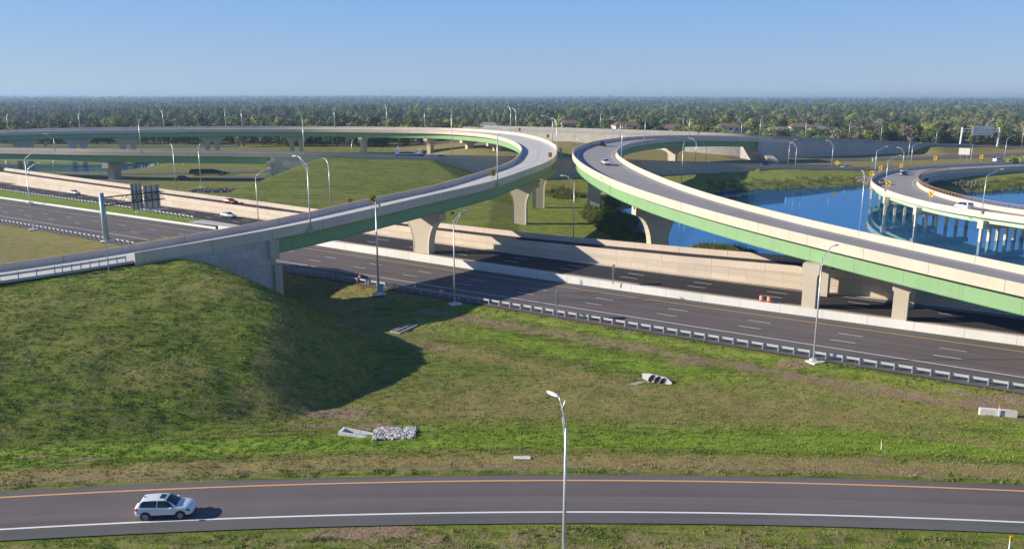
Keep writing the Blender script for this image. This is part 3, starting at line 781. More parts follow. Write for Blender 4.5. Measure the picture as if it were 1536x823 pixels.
# flyover B (curves right)
fb = empty('flyover_bridge', (0, 0, 0), label='bright green girder flyover curving down to the right over the pond', cat='flyover')
nB = len(B.Q)-1
deck_parts(fb, B, 0, nB, 0, nB-8, mroad='concrete_deck_gray')
ib1 = near_c(B, 24, 235.5); pier_at(fb, B, ib1, 2.4, -1.4, a=1.8, b=5, th=2.0, h1f=.5)
ib2 = near_c(B, 28.6, 159); pier_xy(fb, B, 29.2, 159.5, 2.4, -2.8, a=1.8, b=5.4, th=2.0, capH=1.6, h1f=.34)
for px, py, zb_ in ((1213, 464, 1.0), (1350, 484, 1.0)):
    g = G(px, py, zb_); g = g+Vector((.3, 1.0, 0)); i = B.idx(px, None)
    dirw = Vector((.529, .849, 0)).normalized(); zt = B.pt(i, 1.2).z-1.52-2.4-.15
    pr_ = pier(fb, (g.x+dirw.x*.6, g.y+dirw.y*.6), math.atan2(dirw.y, dirw.x)-math.pi/2, zb_-.2, zt, a=.95, b=1.2, th=1.9, capH=1.4, h1f=.72)
    c2 = MB(); e0 = Vector((g.x, g.y, zt-.9)); c2.bar(e0+dirw*1.0, e0+dirw*9.5, 1.5, 1.5); c2.build('pier_cap', 'concrete_pier', pr_)
    pr3 = pier(fb, (g.x+dirw.x*9.5, g.y+dirw.y*9.5), math.atan2(dirw.y, dirw.x)-math.pi/2, 0, zt, a=.95, b=1.2, th=1.9, capH=1.4, h1f=.72)
ib5 = min(range(ib1+20, nB), key=lambda k: abs(proj(*B.pt(k, 8))[0]-1015)); p = B.pt(ib5, 6)
pier_at(fb, B, ib5, 2.4, Tz(p.x, p.y)-.4, a=1.8, b=5, th=2, h1f=.45)
ib6 = ib1+20; p = B.pt(ib6, 6); pier_at(fb, B, ib6, 2.4, -.8, a=1.8, b=5, th=2, h1f=.5)
# slope paving and abutment block where it lands on the walled road
pE, pF = B.pt(nB-8, 0, -1.55), B.pt(nB-8, B.W, -1.55); tB = Vector((B.T[nB-8][0], B.T[nB-8][1], 0))
sp = [at_depth(1117, 214, 383), at_depth(1141, 214, 377), at_depth(1167, 240.5, 352), at_depth(1150, 237, 352), at_depth(1130, 227, 366)]
mb = MB(); dn = Vector((.5, .5, -1.2)); mb.add(sp+[p+dn for p in sp], [(0, 1, 2, 3, 4), (9, 8, 7, 6, 5)]+[(k, k+5, (k+1) % 5+5, (k+1) % 5) for k in range(5)]); mb.build('slope_paving', 'concrete_tan', fb)
mb = MB(); mid = (pE+pF)/2; mb.box((mid.x+tB.x, mid.y+tB.y, mid.z-5.5), (B.W, 1.5, 11), math.atan2(pF.y-pE.y, pF.x-pE.x)); mb.build('abutment', 'concrete_gray', fb)
mse(fb, B, nB-8, nB, B.W-.3, -1.5, zb=1.5)

# mid-level road D: bridge on the left, walls, at grade on the right
ov = empty('highway_overpass', (0, 0, 0), label='straight gray overpass with dark green girders crossing behind the grassy mound', cat='overpass')
nD = len(D.Q)-1; iDb = D.idxX(-89); iDe = D.idxX(150)
swept('roadway', D, [(.46, -1.07), (11.5, -1.07), (11.5, -1.42), (.46, -1.42)], 0, nD, 'asphalt_gray', ov)
swept('parapet', D, PARO, 0, iDe, 'concrete_coping', ov); swept('parapet', D, parapet_in(12), 0, iDe, 'concrete_coping', ov)
for k in range(5):
    o = 1.25+9.5*k/4; swept('girder', D, [(o-.3, -1.52), (o+.3, -1.52), (o+.04, -1.6), (o+.04, -4.1), (o+.3, -4.15), (o-.3, -4.15), (o-.04, -4.1), (o-.04, -1.6)], 0, iDb, 'steel_green', ov)
mse(ov, D, iDb, iDe, .12, -1.5); mse(ov, D, iDb, iDe, 11.6, -1.5)
def dpier(i, zb_):
    p = D.pt(i, 6); t = D.T[i]; zt = p.z-1.52-2.7-.2
    pier(ov, (p.x, p.y), math.atan2(t[1], t[0])+math.pi/2, zb_, zt, a=2.2, b=5.4, th=2.6, capH=2.0, h1f=.3)
dpier(D.idx(155, 226), .2); dpier(D.idx(-60, 224), 0)
q0, q1 = D.pt(iDb, 0, -1.5), D.pt(iDb, 12, -1.5); mid = (q0+q1)/2
mb = MB(); mb.box((mid.x, mid.y, mid.z-5.5), (12, 1.6, 11), math.atan2(q1.y-q0.y, q1.x-q0.x)); mb.box((q0.x-1.2, q0.y-.2, 4.2), (1.6, 2.4, 8.0)); mb.build('abutment', 'concrete_pier', ov)

# upper walled road F behind
fw = empty('walled_road', (0, 0, 0), label='high gray walled road rising behind both flyovers to the tree line', cat='elevated road')
nF = len(Fp.Q)-1; iFe = Fp.idxX(262)
swept('roadway', Fp, [(.46, -1.07), (23.5, -1.07), (23.5, -1.5), (.46, -1.5)], 0, nF, 'asphalt_gray', fw)
swept('parapet', Fp, PARO, 0, iFe, 'concrete_gray', fw); swept('parapet', Fp, parapet_in(24), 0, iFe, 'concrete_gray', fw)
mse(fw, Fp, 0, iFe, .12, -1.5); mse(fw, Fp, 0, iFe, 23.5, -1.5)

# ramp H on pile bents over the pond
hb = empty('pile_bridge', (0, 0, 0), label='curved pale bridge on rows of concrete piles over the blue pond with a brown railing', cat='bridge')
nH = len(Hp.Q)-1; iHb = Hp.idx(1313, 258); iHa = min(range(nH), key=lambda k: abs(Hp.Q[k, 1]-300))
deck_parts(hb, Hp, 0, nH, 0, iHa, mroad='concrete_deck_gray', mgird='steel_green_pale', gd=1.25, ng=6)
mse(hb, Hp, iHa, nH-4, .12, -1.5); mse(hb, Hp, iHa, nH-4, Hp.W-.3, -1.5)
i = 4
benti = [Hp.idx(1548, 323), Hp.idx(1475, 319), Hp.idx(1378, 299), Hp.idx(1329, 281), Hp.idx(1310, 267)]
benti.append(min(iHa, 2*benti[4]-benti[3])); benti.insert(0, max(1, 2*benti[0]-benti[1]))
for i in benti:
    p0, p1 = Hp.pt(i, -.3), Hp.pt(i, Hp.W+.3); zt = p0.z-1.52-1.25-.1
    mb = MB(); a_, b_ = Vector((p0.x, p0.y, zt-.6)), Vector((p1.x, p1.y, p1.z-3.47)); mb.bar(a_, b_, 1.15, 1.2)
    mb.bar(a_+Vector((0, 0, .35)), a_+(b_-a_).normalized()*1.2+Vector((0, 0, .35)), 1.5, 1.9)
    cap = mb.build('bent_cap', 'concrete_pier', hb)
    for k in range(6):
        q = a_.lerp(b_, .04+.184*k); mb = MB(); mb.box((q.x, q.y, (q.z-.5-3.2)/2), (.62, .62, q.z-.5+3.2), math.atan2(Hp.T[i][1], Hp.T[i][0])); mb.build('pile', 'concrete_pier', hb)
swept('railing_rail', Hp, [(13.78, .92), (13.97, .92), (13.97, 1.09), (13.78, 1.09)], 0, iHa+14, 'brown_rail', hb)
swept('railing_rail', Hp, [(13.84, .48), (13.93, .48), (13.93, .55), (13.84, .55)], 0, iHa+14, 'brown_rail', hb)
swept('railing_rail', Hp, [(13.82, .0), (13.95, .0), (13.95, .1), (13.82, .1)], 0, iHa+14, 'brown_rail', hb)
for i in range(0, iHa+14, 1):
    if i*1 > 99: break
    p = Hp.pt(i*1.0, 13.88); mb = MB(); mb.box((p.x, p.y, p.z+.5), (.16, .16, 1.05)); mb.build('railing_post', 'brown_rail', hb)

# at-grade roads in the distance
def ribbon(name, P, w0, w1, z, mat, lab, zoff=.0):
    Q = catmull([(a, b, z if not callable(z) else 0) for a, b in P], 4, 3); d = np.gradient(Q[:, :2], axis=0); d /= np.linalg.norm(d, axis=1)[:, None]
    V = []; U = []; S = 0
    for i in range(len(Q)):
        for o in (w0, w1):
            x, y = Q[i, 0]-d[i, 1]*o, Q[i, 1]+d[i, 0]*o
            V.append((x, y, (Q[i, 2] if not callable(z) else Tz(x, y))+zoff)); U.append((i*4, o))
    return me_obj(name, V, [(2*i, 2*i+2, 2*i+3, 2*i+1) for i in range(len(Q)-1)], mat, None, False, U, kind='structure', label=lab)
ribbon('road', [(-320, 262), (-230, 283), (-175, 296), (-130, 306), (-90, 318), (-20, 345)], -6, 6, .62, 'asphalt_gray', 'gray road passing under the overpass beside the pond')
ribbon('road', [(-200, 322), (-140, 332), (-95, 345), (-20, 370)], -5, 5, .66, 'asphalt_gray', 'second gray road passing under the overpass further back')
ribbon('road', [(-420, 425), (-300, 431), (-190, 438), (-150, 441)], -5, 6, 5.45, 'asphalt_gray', 'gray road in front of the woods beyond the looping flyover')
ribbon('road', [(100, 372), (150, 378), (200, 396), (262, 425), (360, 470)], -2, 10, lambda: 0, 'asphalt_gray', 'distant gray road between the walled road and the overpass', .12)



# ------------------------------------------------------------------ guardrails
def guardrail(P0, s_list, side, label, group='guardrails beside the roads', path=None, o=0, h0=-1.07):
    """P0(s)->Vector base; posts at s_list; side = vector sign of rail relative to posts"""
    r = empty('guardrail', (0, 0, 0), label=label, cat='guardrail', group=group)
    pts = [P0(s) for s in s_list]
    V = []; F = []; prof = [(.0, .46), (.06, .50), (.0, .56), (.0, .62), (.06, .68), (.0, .74), (-.02, .74), (-.02, .46)]
    m = len(pts)
    for k, p in enumerate(pts):
        t = (pts[min(k+1, m-1)]-pts[max(k-1, 0)]); t.z = 0; t.normalize(); n_ = Vector((-t.y, t.x, 0))*side
        for a, z in prof: V.append(p+n_*(.20+a)+Vector((0, 0, z)))
    n0 = len(prof)
    for k in range(m-1):
        for j in range(n0): a, b = k*n0+j, k*n0+(j+1) % n0; F.append((a, a+n0, b+n0, b))
    me_obj('rail', V, F, 'galvanised', r)
    pm = None
    for k, p in enumerate(pts[:99]):
        t = (pts[min(k+1, m-1)]-pts[max(k-1, 0)]); rz = math.atan2(t.y, t.x)
        if pm is None:
            mb = MB(); mb.box((0, 0, .35), (.12, .16, 1.0)); mb.box((0, .13*side, .6), (.10, .14, .34))
            pm = mb.build('post', 'post_metal', r); q = pm
        else:
            q = pm.copy(); col.objects.link(q); q.parent = r
        q.location = p; q.rotation_euler = (0, 0, rz)
    return r
rl = lambda s: SN(s, float(ip(RAIL, s)), 0)
guardrail(rl, np.arange(-58, 80, 1.905), 1, 'long metal guardrail along the highway in front of the right lamp')
guardrail(rl, np.arange(-232, -58, 1.905), 1, 'metal guardrail along the highway behind the flyover bank, beside the big sign post')
guardrail(lambda s: SN(s, float(ip(MRAIL, s)), float(ip(ZF, s))), np.arange(-300, -142, 1.905), 1, 'brownish guardrail along the grass median of the highway')
def rampA(i):
    p = A.pt(i, .35, -1.07); return p
guardrail(rampA, list(np.arange(iA_wall-16, iA_wall-.01, .9))[:0]+list(np.arange(max(0, iA_wall-50), iA_wall-4, .95))+list(np.arange(iA_wall-4, iA_wall-.2, .5)), 1, 'guardrail on the crest of the grassy bank before the flyover wall')

# ------------------------------------------------------------------ street lamps
TYPES = {}
def lamp(base, ztop, hv, label, group=None, foot='none', fat=1.0, head=True, cams=False, kind='street_lamp', cat='street lamp'):
    r = empty(kind, base, label=label, cat=cat, group=group)
    h = ztop-base.z
    mb = MB(); mb.tube([(0, 0, -.3), (0, 0, h*.5), (0, 0, h)], [.155*fat, .12*fat, .085*fat], 8); mb.build('pole', 'pole_metal', r, True)
    if foot == 'slab':
        mb = MB(); mb.box((.1, -.3, .02), (1.9, 1.5, .16), .5); mb.box((0, 0, .12), (.7, .7, .25)); mb.build('foot_slab', 'concrete_white', r)
    elif foot == 'bracket':
        mb = MB(); mb.box((0, 0, -.1), (.75, .75, .5)); mb.build('foot_bracket', 'concrete_coping', r)
    if head:
        hx, hy, hz = hv; e = Vector((0, 0, h)); H = Vector((hx, hy, h+hz)); hd = Vector((hx, hy, 0))
        L = max(hd.length, .3); hd = hd/L
        mb = MB()
        for dz, rr in ((0, .055), (-1.1, .045)):
            a = Vector((0, 0, h-.15+dz)); pts = []
            for k in range(7):
                t = k/6; pts.append(a.lerp(H-hd*.3, t)+Vector((0, 0, (hz-dz*.3)*.12*math.sin(t*math.pi))))
            if dz < 0: pts = pts[:5]+[H-hd*.9]
            mb.tube(pts, rr*fat, 6)
        mb.build('arm', 'pole_metal', r, True)
        mb = MB(); q = hd.to_track_quat('Y', 'Z').to_matrix(); V = []; F = []
        secs = [(-.30, .06, .05), (-.1, .15, .09), (.25, .22, .13), (.6, .20, .11), (.85, .06, .04)]
        for y, wx, wz in secs:
            for a in range(8):
                th = a*math.pi/4; V.append(H+q @ Vector((math.cos(th)*wx*fat, y, math.sin(th)*wz*fat)))
        for i in range(len(secs)-1):
            for a in range(8): F.append((i*8+a, i*8+(a+1) % 8, (i+1)*8+(a+1) % 8, (i+1)*8+a))
        F += [tuple(range(7, -1, -1)), tuple(range(32, 40))]
        mb.add(V, F); mb.build('lamp_head', 'head_lamp', r, True)
    if cams:
        mb = MB(); mb.box((.35, 0, h-.2), (.7, .12, .12)); mb.box((.6, 0, h-.55), (.25, .35, .5)); mb.box((.25, 0, h-1.3), (.3, .3, .4)); mb.build('camera_unit', 'sign_back', r)
        mb = MB(); mb.box((.35, .3, .75), (.7, .5, 1.5)); mb.build('cabinet', 'blue_gray_paint', r)
    return r
def onpath(P, px, far=None, o=.2, h=-.1, lo=0, hi=None, py=None):
    hi = hi or len(P.Q); c = range(lo, hi)
    i = min(c, key=lambda k: abs(proj(*P.pt(k, o, h))[0]-px) + (0 if py is None else 2*abs(proj(*P.pt(k, o, h))[1]-py)))
    return P.pt(i, o, h)
AF = dict(lo=i5+8)
# (foot x, foot y, height of the footing or a point on a structure, top y, head x, head y, label, foot, group)
G1 = 'street lamps along the highway'; G2 = 'street lamps on the flyovers'; G3 = 'street lamps in the distance'
def S(x, y, z): return G(x, y, z) if z is not None else GT(x, y)
LAMPS = [
 (S(50,344,0), 50, 256, 72, 241, 'tall street lamp on a slab behind the left guardrail', 'slab', G1),
 (S(45,304,.6), 45, 238, 63, 223, 'street lamp rising from the grass median at far left', 'slab', G1),
 (S(264.5,285,2), 264.5, 222, 258, 217, 'lamp pole behind the ramp wall left of the black car', 'none', G1),
 (S(302,281,.5), 302, 219, 303, 215, 'lamp pole on a square slab right of the black car', 'slab', G1),
 (S(388,337,1.4), 388, 264, 408, 247, 'street lamp on the median just behind the flyover parapet right of the white car', 'none', G1),
 (onpath(A,466,o=-.3,h=-1.2,py=338), 466, 248, 446, 235, 'tall street lamp fixed to the near side of the flyover in front of the mound', 'bracket', G2),
 (S(496,315,1), 496, 246, 488, 239, 'lamp pole at the foot of the grassy mound', 'none', G1),
 (S(682,455,-.1), 682, 331, 697, 318, 'street lamp behind the guardrail at the edge of the flyover shadow', 'slab', G1),
 (S(860,356,.8), 860, 273, 845, 264, 'lamp pole on the grass between the two flyovers', 'none', G1),
 (S(1220,541,-.1), 1220, 386, 1245, 371, 'street lamp on a white slab in front of the bright green flyover', 'slab', G1),
 (S(1289,349,.4), 1289, 262, 1292, 258, 'lamp pole behind the green flyover against the blue pond', 'none', G1),
 (onpath(Hp,1466,o=-.2,py=318), 1466, 264, 1492, 254, 'street lamp on the curved pond bridge beside the white van', 'bracket', G2),
 (onpath(Hp,1328,o=-.2,py=281), 1328, 241, 1351, 233, 'street lamp on the outer bend of the curved pond bridge', 'bracket', G2),
 (onpath(Hp,1313,o=-.2,py=262), 1313, 226, 1331, 220, 'street lamp behind the bend of the curved pond bridge', 'bracket', G2),
 (S(1354,251,2), 1356, 228, 1350, 221, 'left pointing lamp behind the curved bridge', 'none', G3),
 (S(1366,249,2), 1369, 218, 1382, 214, 'right pointing lamp beside the two chevrons near the walled ramp end', 'none', G3),
 (S(1362,241,2), 1366, 209, 1375, 204, 'lamp by the far road in front of the gray walled road', 'none', G3),
 (S(1456,243,1.8), 1459, 216, 1450, 208, 'lamp below the overhead sign gantry', 'none', G3),
 (S(1506,243,1.8), 1510, 208, 1526, 203, 'twin armed lamp right of the overhead sign gantry', 'none', G3),
 (onpath(Fp,1319,o=.3), 1319, 186, 1314, 183, 'lamp on top of the gray walled road, right of the middle', 'none', G3),
 (onpath(Fp,1406,o=.3), 1408, 196, 1415, 190, 'lamp on the walled road just left of the gantry', 'none', G3),
 (onpath(Fp,1533,o=.3), 1534, 193, 1536, 190, 'lamp at the right edge before the woods', 'none', G3),
 (onpath(D,1194,o=.2), 1196, 220, 1190, 214, 'lamp on the near edge of the overpass under the walled road', 'none', G3),
 (onpath(D,1247,o=4), 1249, 217, 1242, 211, 'lamp on the level road left of the yellow diamond sign', 'none', G3),
 (onpath(D,1184,o=11.8), 1186, 216, 1195, 206, 'thin lamp with a right arm before the end of the walled abutment', 'none', G3),
 (onpath(Fp,1209,o=.3), 1211, 182, 1204, 178, 'lamp on the walled road above the abutment corner', 'none', G3),
 (onpath(Fp,1272,o=20), 1274, 185, 1281, 181, 'lamp on the far side of the walled road', 'none', G3),
 (onpath(Fp,1139,o=20), 1140, 180, 1145, 175, 'lamp where the flyover joins the walled road', 'none', G3),
 (onpath(B,1114,o=12.6,lo=ib1+15), 1115, 182, 1107, 176, 'lamp on the far leg of the right flyover near its end', 'none', G2),
 (onpath(Fp,1024,o=20), 1025, 176, 1030, 172, 'right pointing lamp beyond the far leg of the right flyover', 'none', G3),
 (onpath(B,1033,o=12.6,lo=ib1+15), 1035, 177, 1027, 173, 'lamp on the inner edge of the right flyover far leg', 'none', G2),
 (onpath(D,1038,o=.2), 1040, 213, 1033, 208, 'lamp on the overpass under the right flyover, by its far pier', 'none', G3),
 (onpath(D,1064,o=11.8), 1065, 221, 1058, 214, 'short lamp on the far side of the overpass before the tan field', 'none', G3),
 (S(1022,278,1), 1024, 217, 1028, 213, 'lamp pole on the pond bank in front of the overpass wall', 'none', G3),
 (onpath(B,968,o=12.6,lo=ib1+15), 969, 179, 957, 174, 'left pointing lamp on the inner side of the right flyover', 'none', G2),
 (onpath(B,930,o=.2,lo=ib1+8), 932, 184, 917, 179, 'lamp on the outer parapet of the right flyover behind the dark car', 'none', G2),
 (onpath(B,937,o=12.9,lo=ib1-10,hi=ib1+12), 939, 194, 941, 190, 'lamp on the inner bend of the right flyover', 'bracket', G2),
 (onpath(Fp,899,o=20), 900, 171, 904, 166, 'lamp on the walled road between the flyovers', 'none', G3),
 (S(865,218,8.6), 867, 205, 860, 202, 'short curved lamp at the foot of the gray wall between the flyovers', 'none', G3),
 (S(843,237,8.2), 842, 223, 838, 219, 'small bent lamp just right of the left flyover bend', 'none', G3),
 (onpath(A,835,o=-.2,py=234,hi=i5+4), 835, 183, 829, 178, 'tall lamp on the outer bend of the left flyover', 'bracket', G2),
 (onpath(A,827,o=-.2,py=214,lo=i5), 828, 177, 815, 174, 'tall lamp behind the outer bend of the left flyover', 'bracket', G2),
 (onpath(A,744,o=-.3,h=-1.0,py=271,hi=i5), 744, 205, 746, 203, 'slim pole on the near leg of the left flyover beside a chevron', 'bracket', G2),
 (onpath(D,679,o=.1), 679, 163, 681, 160, 'slim tall pole on the overpass seen through the left flyover', 'none', G3),
 (onpath(A,774,o=.2,**AF), 774, 167, 770, 163, 'right one of two slim lamps close together beyond the left flyover', 'none', G2),
 (onpath(A,767,o=.2,**AF), 768, 164, 764, 160, 'left one of two slim lamps close together beyond the left flyover', 'none', G2),
 (onpath(A,636,o=.2,**AF), 636, 166, 637, 163, 'slim lamp on the far leg between the two seen chevron backs', 'none', G2),
 (onpath(A,580,o=.2,**AF), 579, 162, 576, 158, 'slim lamp on the far leg right of the first chevron back', 'none', G2),
 (onpath(A,503,o=.2,**AF), 503, 164, 503, 161, 'slim lamp on the far leg above the right of the mound', 'none', G2),
 (onpath(D,462,o=.1), 461, 184, 457, 163, 'tall lamp on the overpass rising across the looping flyover', 'none', G3),
 (onpath(A,363,o=.2,**AF), 363, 167, 362, 163, 'right lamp of the close pair on the left part of the looping flyover', 'none', G2),
 (onpath(A,337,o=.2,**AF), 336, 165, 336, 162, 'left lamp of the close pair on the left part of the looping flyover', 'none', G2),
 (onpath(A,245,o=.2,**AF), 244, 169, 239, 166, 'lamp on the looping flyover with a left arm, third from the left', 'none', G2),
 (onpath(A,117,o=.2,**AF), 115, 172, 113, 168, 'lamp on the looping flyover, second from the left edge', 'none', G2),
 (onpath(A,15,o=.2,**AF), 12, 174, 10, 170, 'lamp on the looping flyover at the left edge', 'none', G2),
 (onpath(D,209,o=.1), 207, 182, 207, 179, 'headless slim pole on the overpass at left', 'none', G3),
 (onpath(D,79,o=.1), 77, 208, 62, 201, 'lamp with a long left arm on the overpass at far left', 'none', G3),
 (S(244,226,5), 243, 204, 241, 202, 'slim lamp on the far road under the looping flyover', 'none', G3),
 (S(296,226,5), 296, 219, 302, 216, 'short double bend lamp under the looping flyover', 'none', G3),
 (S(82,262,0), 80, 236, 79, 233, 'pole by the left pond under the overpass', 'none', G3),
 (S(10,254,0), 8, 240, 10, 236, 'pole at the left edge under the overpass', 'none', G3),
 (S(276,262,.5), 276, 236, 277, 233, 'slim pole behind the black car under the overpass', 'none', G3),
 (S(528,231,9), 527, 213, 529, 208, 'short lamp seen under the looping flyover left of the truck', 'none', G3),
 (S(598,231,8.8), 595, 222, 593, 220, 'short leaning lamp just left of the blue and white truck', 'none', G3),
 (onpath(Hp,1400,o=-.4,h=-.3,py=305), 1400, 292, 1400, 292, 'slim pole on the pond bridge', 'bracket', G2)][:-1]
for base, tx, ty, hx, hy, lab, foot, grp in LAMPS:
    top = at_depth(tx, ty, base.y); hp = at_depth(hx, hy, base.y)
    dx = hp.x-top.x; dz = hp.z-top.z; L = max(1.6, min(3.2, abs(dx)))
    dx = max(-3.2, min(3.2, dx)); dy = math.sqrt(max(0, 2.3**2-dx*dx)); dz = max(.3, min(1.8, dz))
    far = base.y > 240
    lamp(base, top.z, (dx, dy, dz), lab, grp, foot, fat=1.0 if far else .85)
p = G(848.5, 860, 3.0); tp = at_depth(849, 642, p.y); hp = at_depth(835, 600, p.y)
base = Vector((tp.x, p.y, Tz(p.x, p.y)))
lamp(base, tp.z, (hp.x-tp.x, .8, hp.z-tp.z), 'tall foreground street lamp on the camera side of the near road', G1, 'slab', fat=.85)
lamp(G(568,440,0), at_depth(563,302,G(568,440,0).y).z, (0,0,0), 'gray camera pole with a blue cabinet standing in the flyover shadow', None, 'slab', 1.15, False, True, 'camera_pole', 'camera pole')
p = G(984.5, 640, 3)

# ------------------------------------------------------------------ signs
def chevron(base, face, label, right=True, h=1.5, size=.95, back=False, posts=1, group='yellow chevron signs on the bends'):
    """face = unit vector the sign faces; h = height of the panel centre above base"""
    r = empty('chevron_sign', base, label=label, cat='sign', group=group)
    f = Vector((face[0], face[1], 0)).normalized(); a = Vector((-f.y, f.x, 0)); up = Vector((0, 0, 1)); W_, H_ = size*.8, size
    mb = MB()
    for k in range(posts): mb.box(tuple(a*(.25*(2*k-posts+1)))[:2]+(h/2-.1,), (.07, .07, h+.4))
    mb.build('post', 'galvanised', r)
    c = Vector((0, 0, h)); mb = MB()
    mb.prism([(-W_/2, -H_/2), (W_/2, -H_/2), (W_/2, H_/2), (-W_/2, H_/2)], c+f*.05, a, up, .03, f)
    mb.build('panel', 'sign_yellow', r)
    s = -1 if right else 1     # looking at the face, +a points to the viewer's right side reversed
    s = s*1
    k = W_*.30; t = W_*.26
    poly = [(-k*s, 0), (k*s-t*.3*s, H_*.38), (k*s+t*.9*s, H_*.38), (-k*s+t*1.15*s, 0), (k*s+t*.9*s, -H_*.38), (k*s-t*.3*s, -H_*.38)]
    mb = MB(); V = [c+f*.075+a*x+up*y for x, y in poly]; mb.add(V, [(0, 1, 2, 3), (0, 3, 4, 5)]); mb.build('arrow', 'sign_black', r)
    return r
def facing_cam(p): return Vector((-p.x, -p.y, 0)).normalized()
pA = lambda x, y, **k: onpath(A, x, o=-.1, h=-.2, py=y, **k)
for p, lab, h in [(pA(564,312,hi=i5), 'left chevron on the near leg of the left flyover, beside the camera pole', 1.6), (pA(740,270,hi=i5), 'left chevron on the near leg of the left flyover, beside a slim pole', 1.7),
               (pA(822,241,hi=i5+2), 'left chevron at the near side of the left flyover bend', 1.5), (pA(821,212,lo=i5), 'left chevron on the far rim of the left flyover bend', 1.5), (pA(778,201,lo=i5), 'left chevron behind the left flyover bend before the gray wall', 1.5)]:
    chevron(p, facing_cam(p), lab, right=False, h=h+.15, size=1.3, posts=2)
p = G(840.5, 236, 8.0); p = at_depth(840.5, 226, 262); chevron(Vector((p.x, 262, 12.9)), facing_cam(p), 'left chevron in the gap between the two flyovers', right=False, h=1.8, size=1.2, posts=2)
for x, lab in ((570, 'chevron seen from behind on the looping flyover, leftmost'), (649, 'chevron seen from behind on the looping flyover, middle'), (718, 'chevron seen from behind on the looping flyover, rightmost')):
    p = onpath(A, x, o=.1, h=-.2, lo=i5+8); chevron(p, (0, -1, 0), lab, right=False, h=1.6, size=1.5, posts=1)
hP = lambda x, y: onpath(Hp, x, o=-.15, h=-.3, py=y)
for p, lab, h in [(hP(1331,284), 'right chevron on the outer parapet of the pond bridge beside the orange car', 2.2), (hP(1309,268), 'right chevron at the outermost bend of the pond bridge', 1.8), (hP(1319,258), 'right chevron behind the bend of the pond bridge', 1.8),
               (hP(1352,251), 'right chevron beside the left pointing lamp', 1.2)]:
    chevron(p, facing_cam(p), lab, right=True, h=h, size=1.4, posts=2)
for x, y, lab in ((1402, 245, 'right chevron by the far road below the white sign backs'), (1471, 243, 'right chevron by the far road below the gantry')):
    p = G(x, y, 2.2); chevron(p, facing_cam(p), lab, right=True, h=2.4, size=1.8, posts=1)
p = onpath(Hp, 1400, o=-.15, h=-.3, py=305); chevron(p, (-.6, -.5, 0), 'dark chevron seen obliquely on the pond bridge before the white van', right=True, h=2.4, size=1.35, posts=2)

def diamond(base, h, size, label, mark=True):
    r = empty('warning_sign', base, label=label, cat='sign'); f = facing_cam(base); a = Vector((-f.y, f.x, 0)); up = Vector((0, 0, 1)); c = Vector((0, 0, h)); s = size*.707
    mb = MB(); mb.box((0, 0, h/2), (.08, .08, h)); mb.build('post', 'galvanised', r)
    mb = MB(); mb.prism([(0, -s), (s, 0), (0, s), (-s, 0)], c+f*.06, a, up, .03, f); mb.build('panel', 'sign_yellow', r)
    if mark:
        mb = MB(); mb.prism([(-.08, -s*.5), (.08, -s*.5), (.08, s*.1), (.25, s*.1), (0, s*.5), (-.25, s*.1), (-.08, s*.1)], c+f*.085, a, up, .01, f); mb.build('arrow', 'sign_black', r)
p = S(1255, 254, 2.3); diamond(p, 2.7, 1.5, 'yellow diamond warning sign at the edge of the level road')
p = S(33, 262, .5); diamond(p, 3.6, 1.5, 'yellow diamond warning sign by the left pond', True)
p = S(69, 226, 5); diamond(p, 3.0, 1.4, 'small yellow diamond sign under the looping flyover')
def board(base, h, w_, hh, mat, label, name='road_sign', face=None, lines=None, posts=2, linemat='white_paint'):
    r = empty(name, base, label=label, cat='sign'); f = facing_cam(base) if face is None else Vector(face).normalized(); a = Vector((-f.y, f.x, 0)); up = Vector((0, 0, 1))
    mb = MB()
    for k in range(posts):
        q = a*(w_*.3*(2*k-posts+1)); mb.box((q.x, q.y, h/2), (.1, .1, h+hh*.8))
    mb.build('post', 'galvanised', r)
    mb = MB(); mb.prism([(-w_/2, -hh/2), (w_/2, -hh/2), (w_/2, hh/2), (-w_/2, hh/2)], Vector((0, 0, h))+f*.08, a, up, .04, f); mb.build('panel', mat, r)
    if lines:
        mb = MB()
        for z, ww, t in lines: mb.prism([(-ww/2, z-t/2), (ww/2, z-t/2), (ww/2, z+t/2), (-ww/2, z+t/2)], Vector((0, 0, h))+f*.11, a, up, .01, f)
        mb.build('lettering', linemat, r)
    return r
board(S(1308, 248, 2.1), 2.4, 1.3, 2.6, 'sign_green', 'green and white mile marker sign beside the level road', lines=[(.7, .8, .22), (.2, .5, .5), (-.5, .5, .5)], posts=1)
board(S(526, 311, 1.0), 1.7, 1.5, 1.7, 'sign_yellow', 'yellow square sign with a black mark at the foot of the mound', lines=[(.35, .5, .35), (-.3, .5, .45)], linemat='sign_black')
for x, w_, lab in ((1445, 3.6, 'pair of white sign backs on posts below the gantry'),): board(S(x, 240, 1.8), 4.2, 4.8, 3.2, 'white_paint', lab, lines=[(0, .06, 3.1)], linemat='sign_back')
# narrow signs beside the highway seen almost edge-on
for x, y, ty, lab in ((835.5, 478, 436, 'narrow sign post behind the near guardrail seen edge on'), (919.5, 424, 397, 'narrow sign post on the median barrier seen edge on')):
    p = G(x, y, -.05 if y > 450 else 1.3); t = at_depth(x, ty, p.y); h = t.z-p.z
    r = empty('sign_post', p, label=lab, cat='sign'); mb = MB(); mb.box((0, 0, h*.35), (.14, .14, h*.9)); mb.box((-.12, .2, h*.75), (.08, .08, h*.5)); mb.build('post', 'galvanised', r)
    f = HD.normalized(); a = Vector((.35, .93, 0)).normalized(); 
    mb = MB(); mb.prism([(-.75, h*.52), (.75, h*.52), (.75, h), (-.75, h)], (0, 0, 0), a, (0, 0, 1), .06, Vector((-.93, .35, 0))); mb.build('panel', 'sign_back', r)
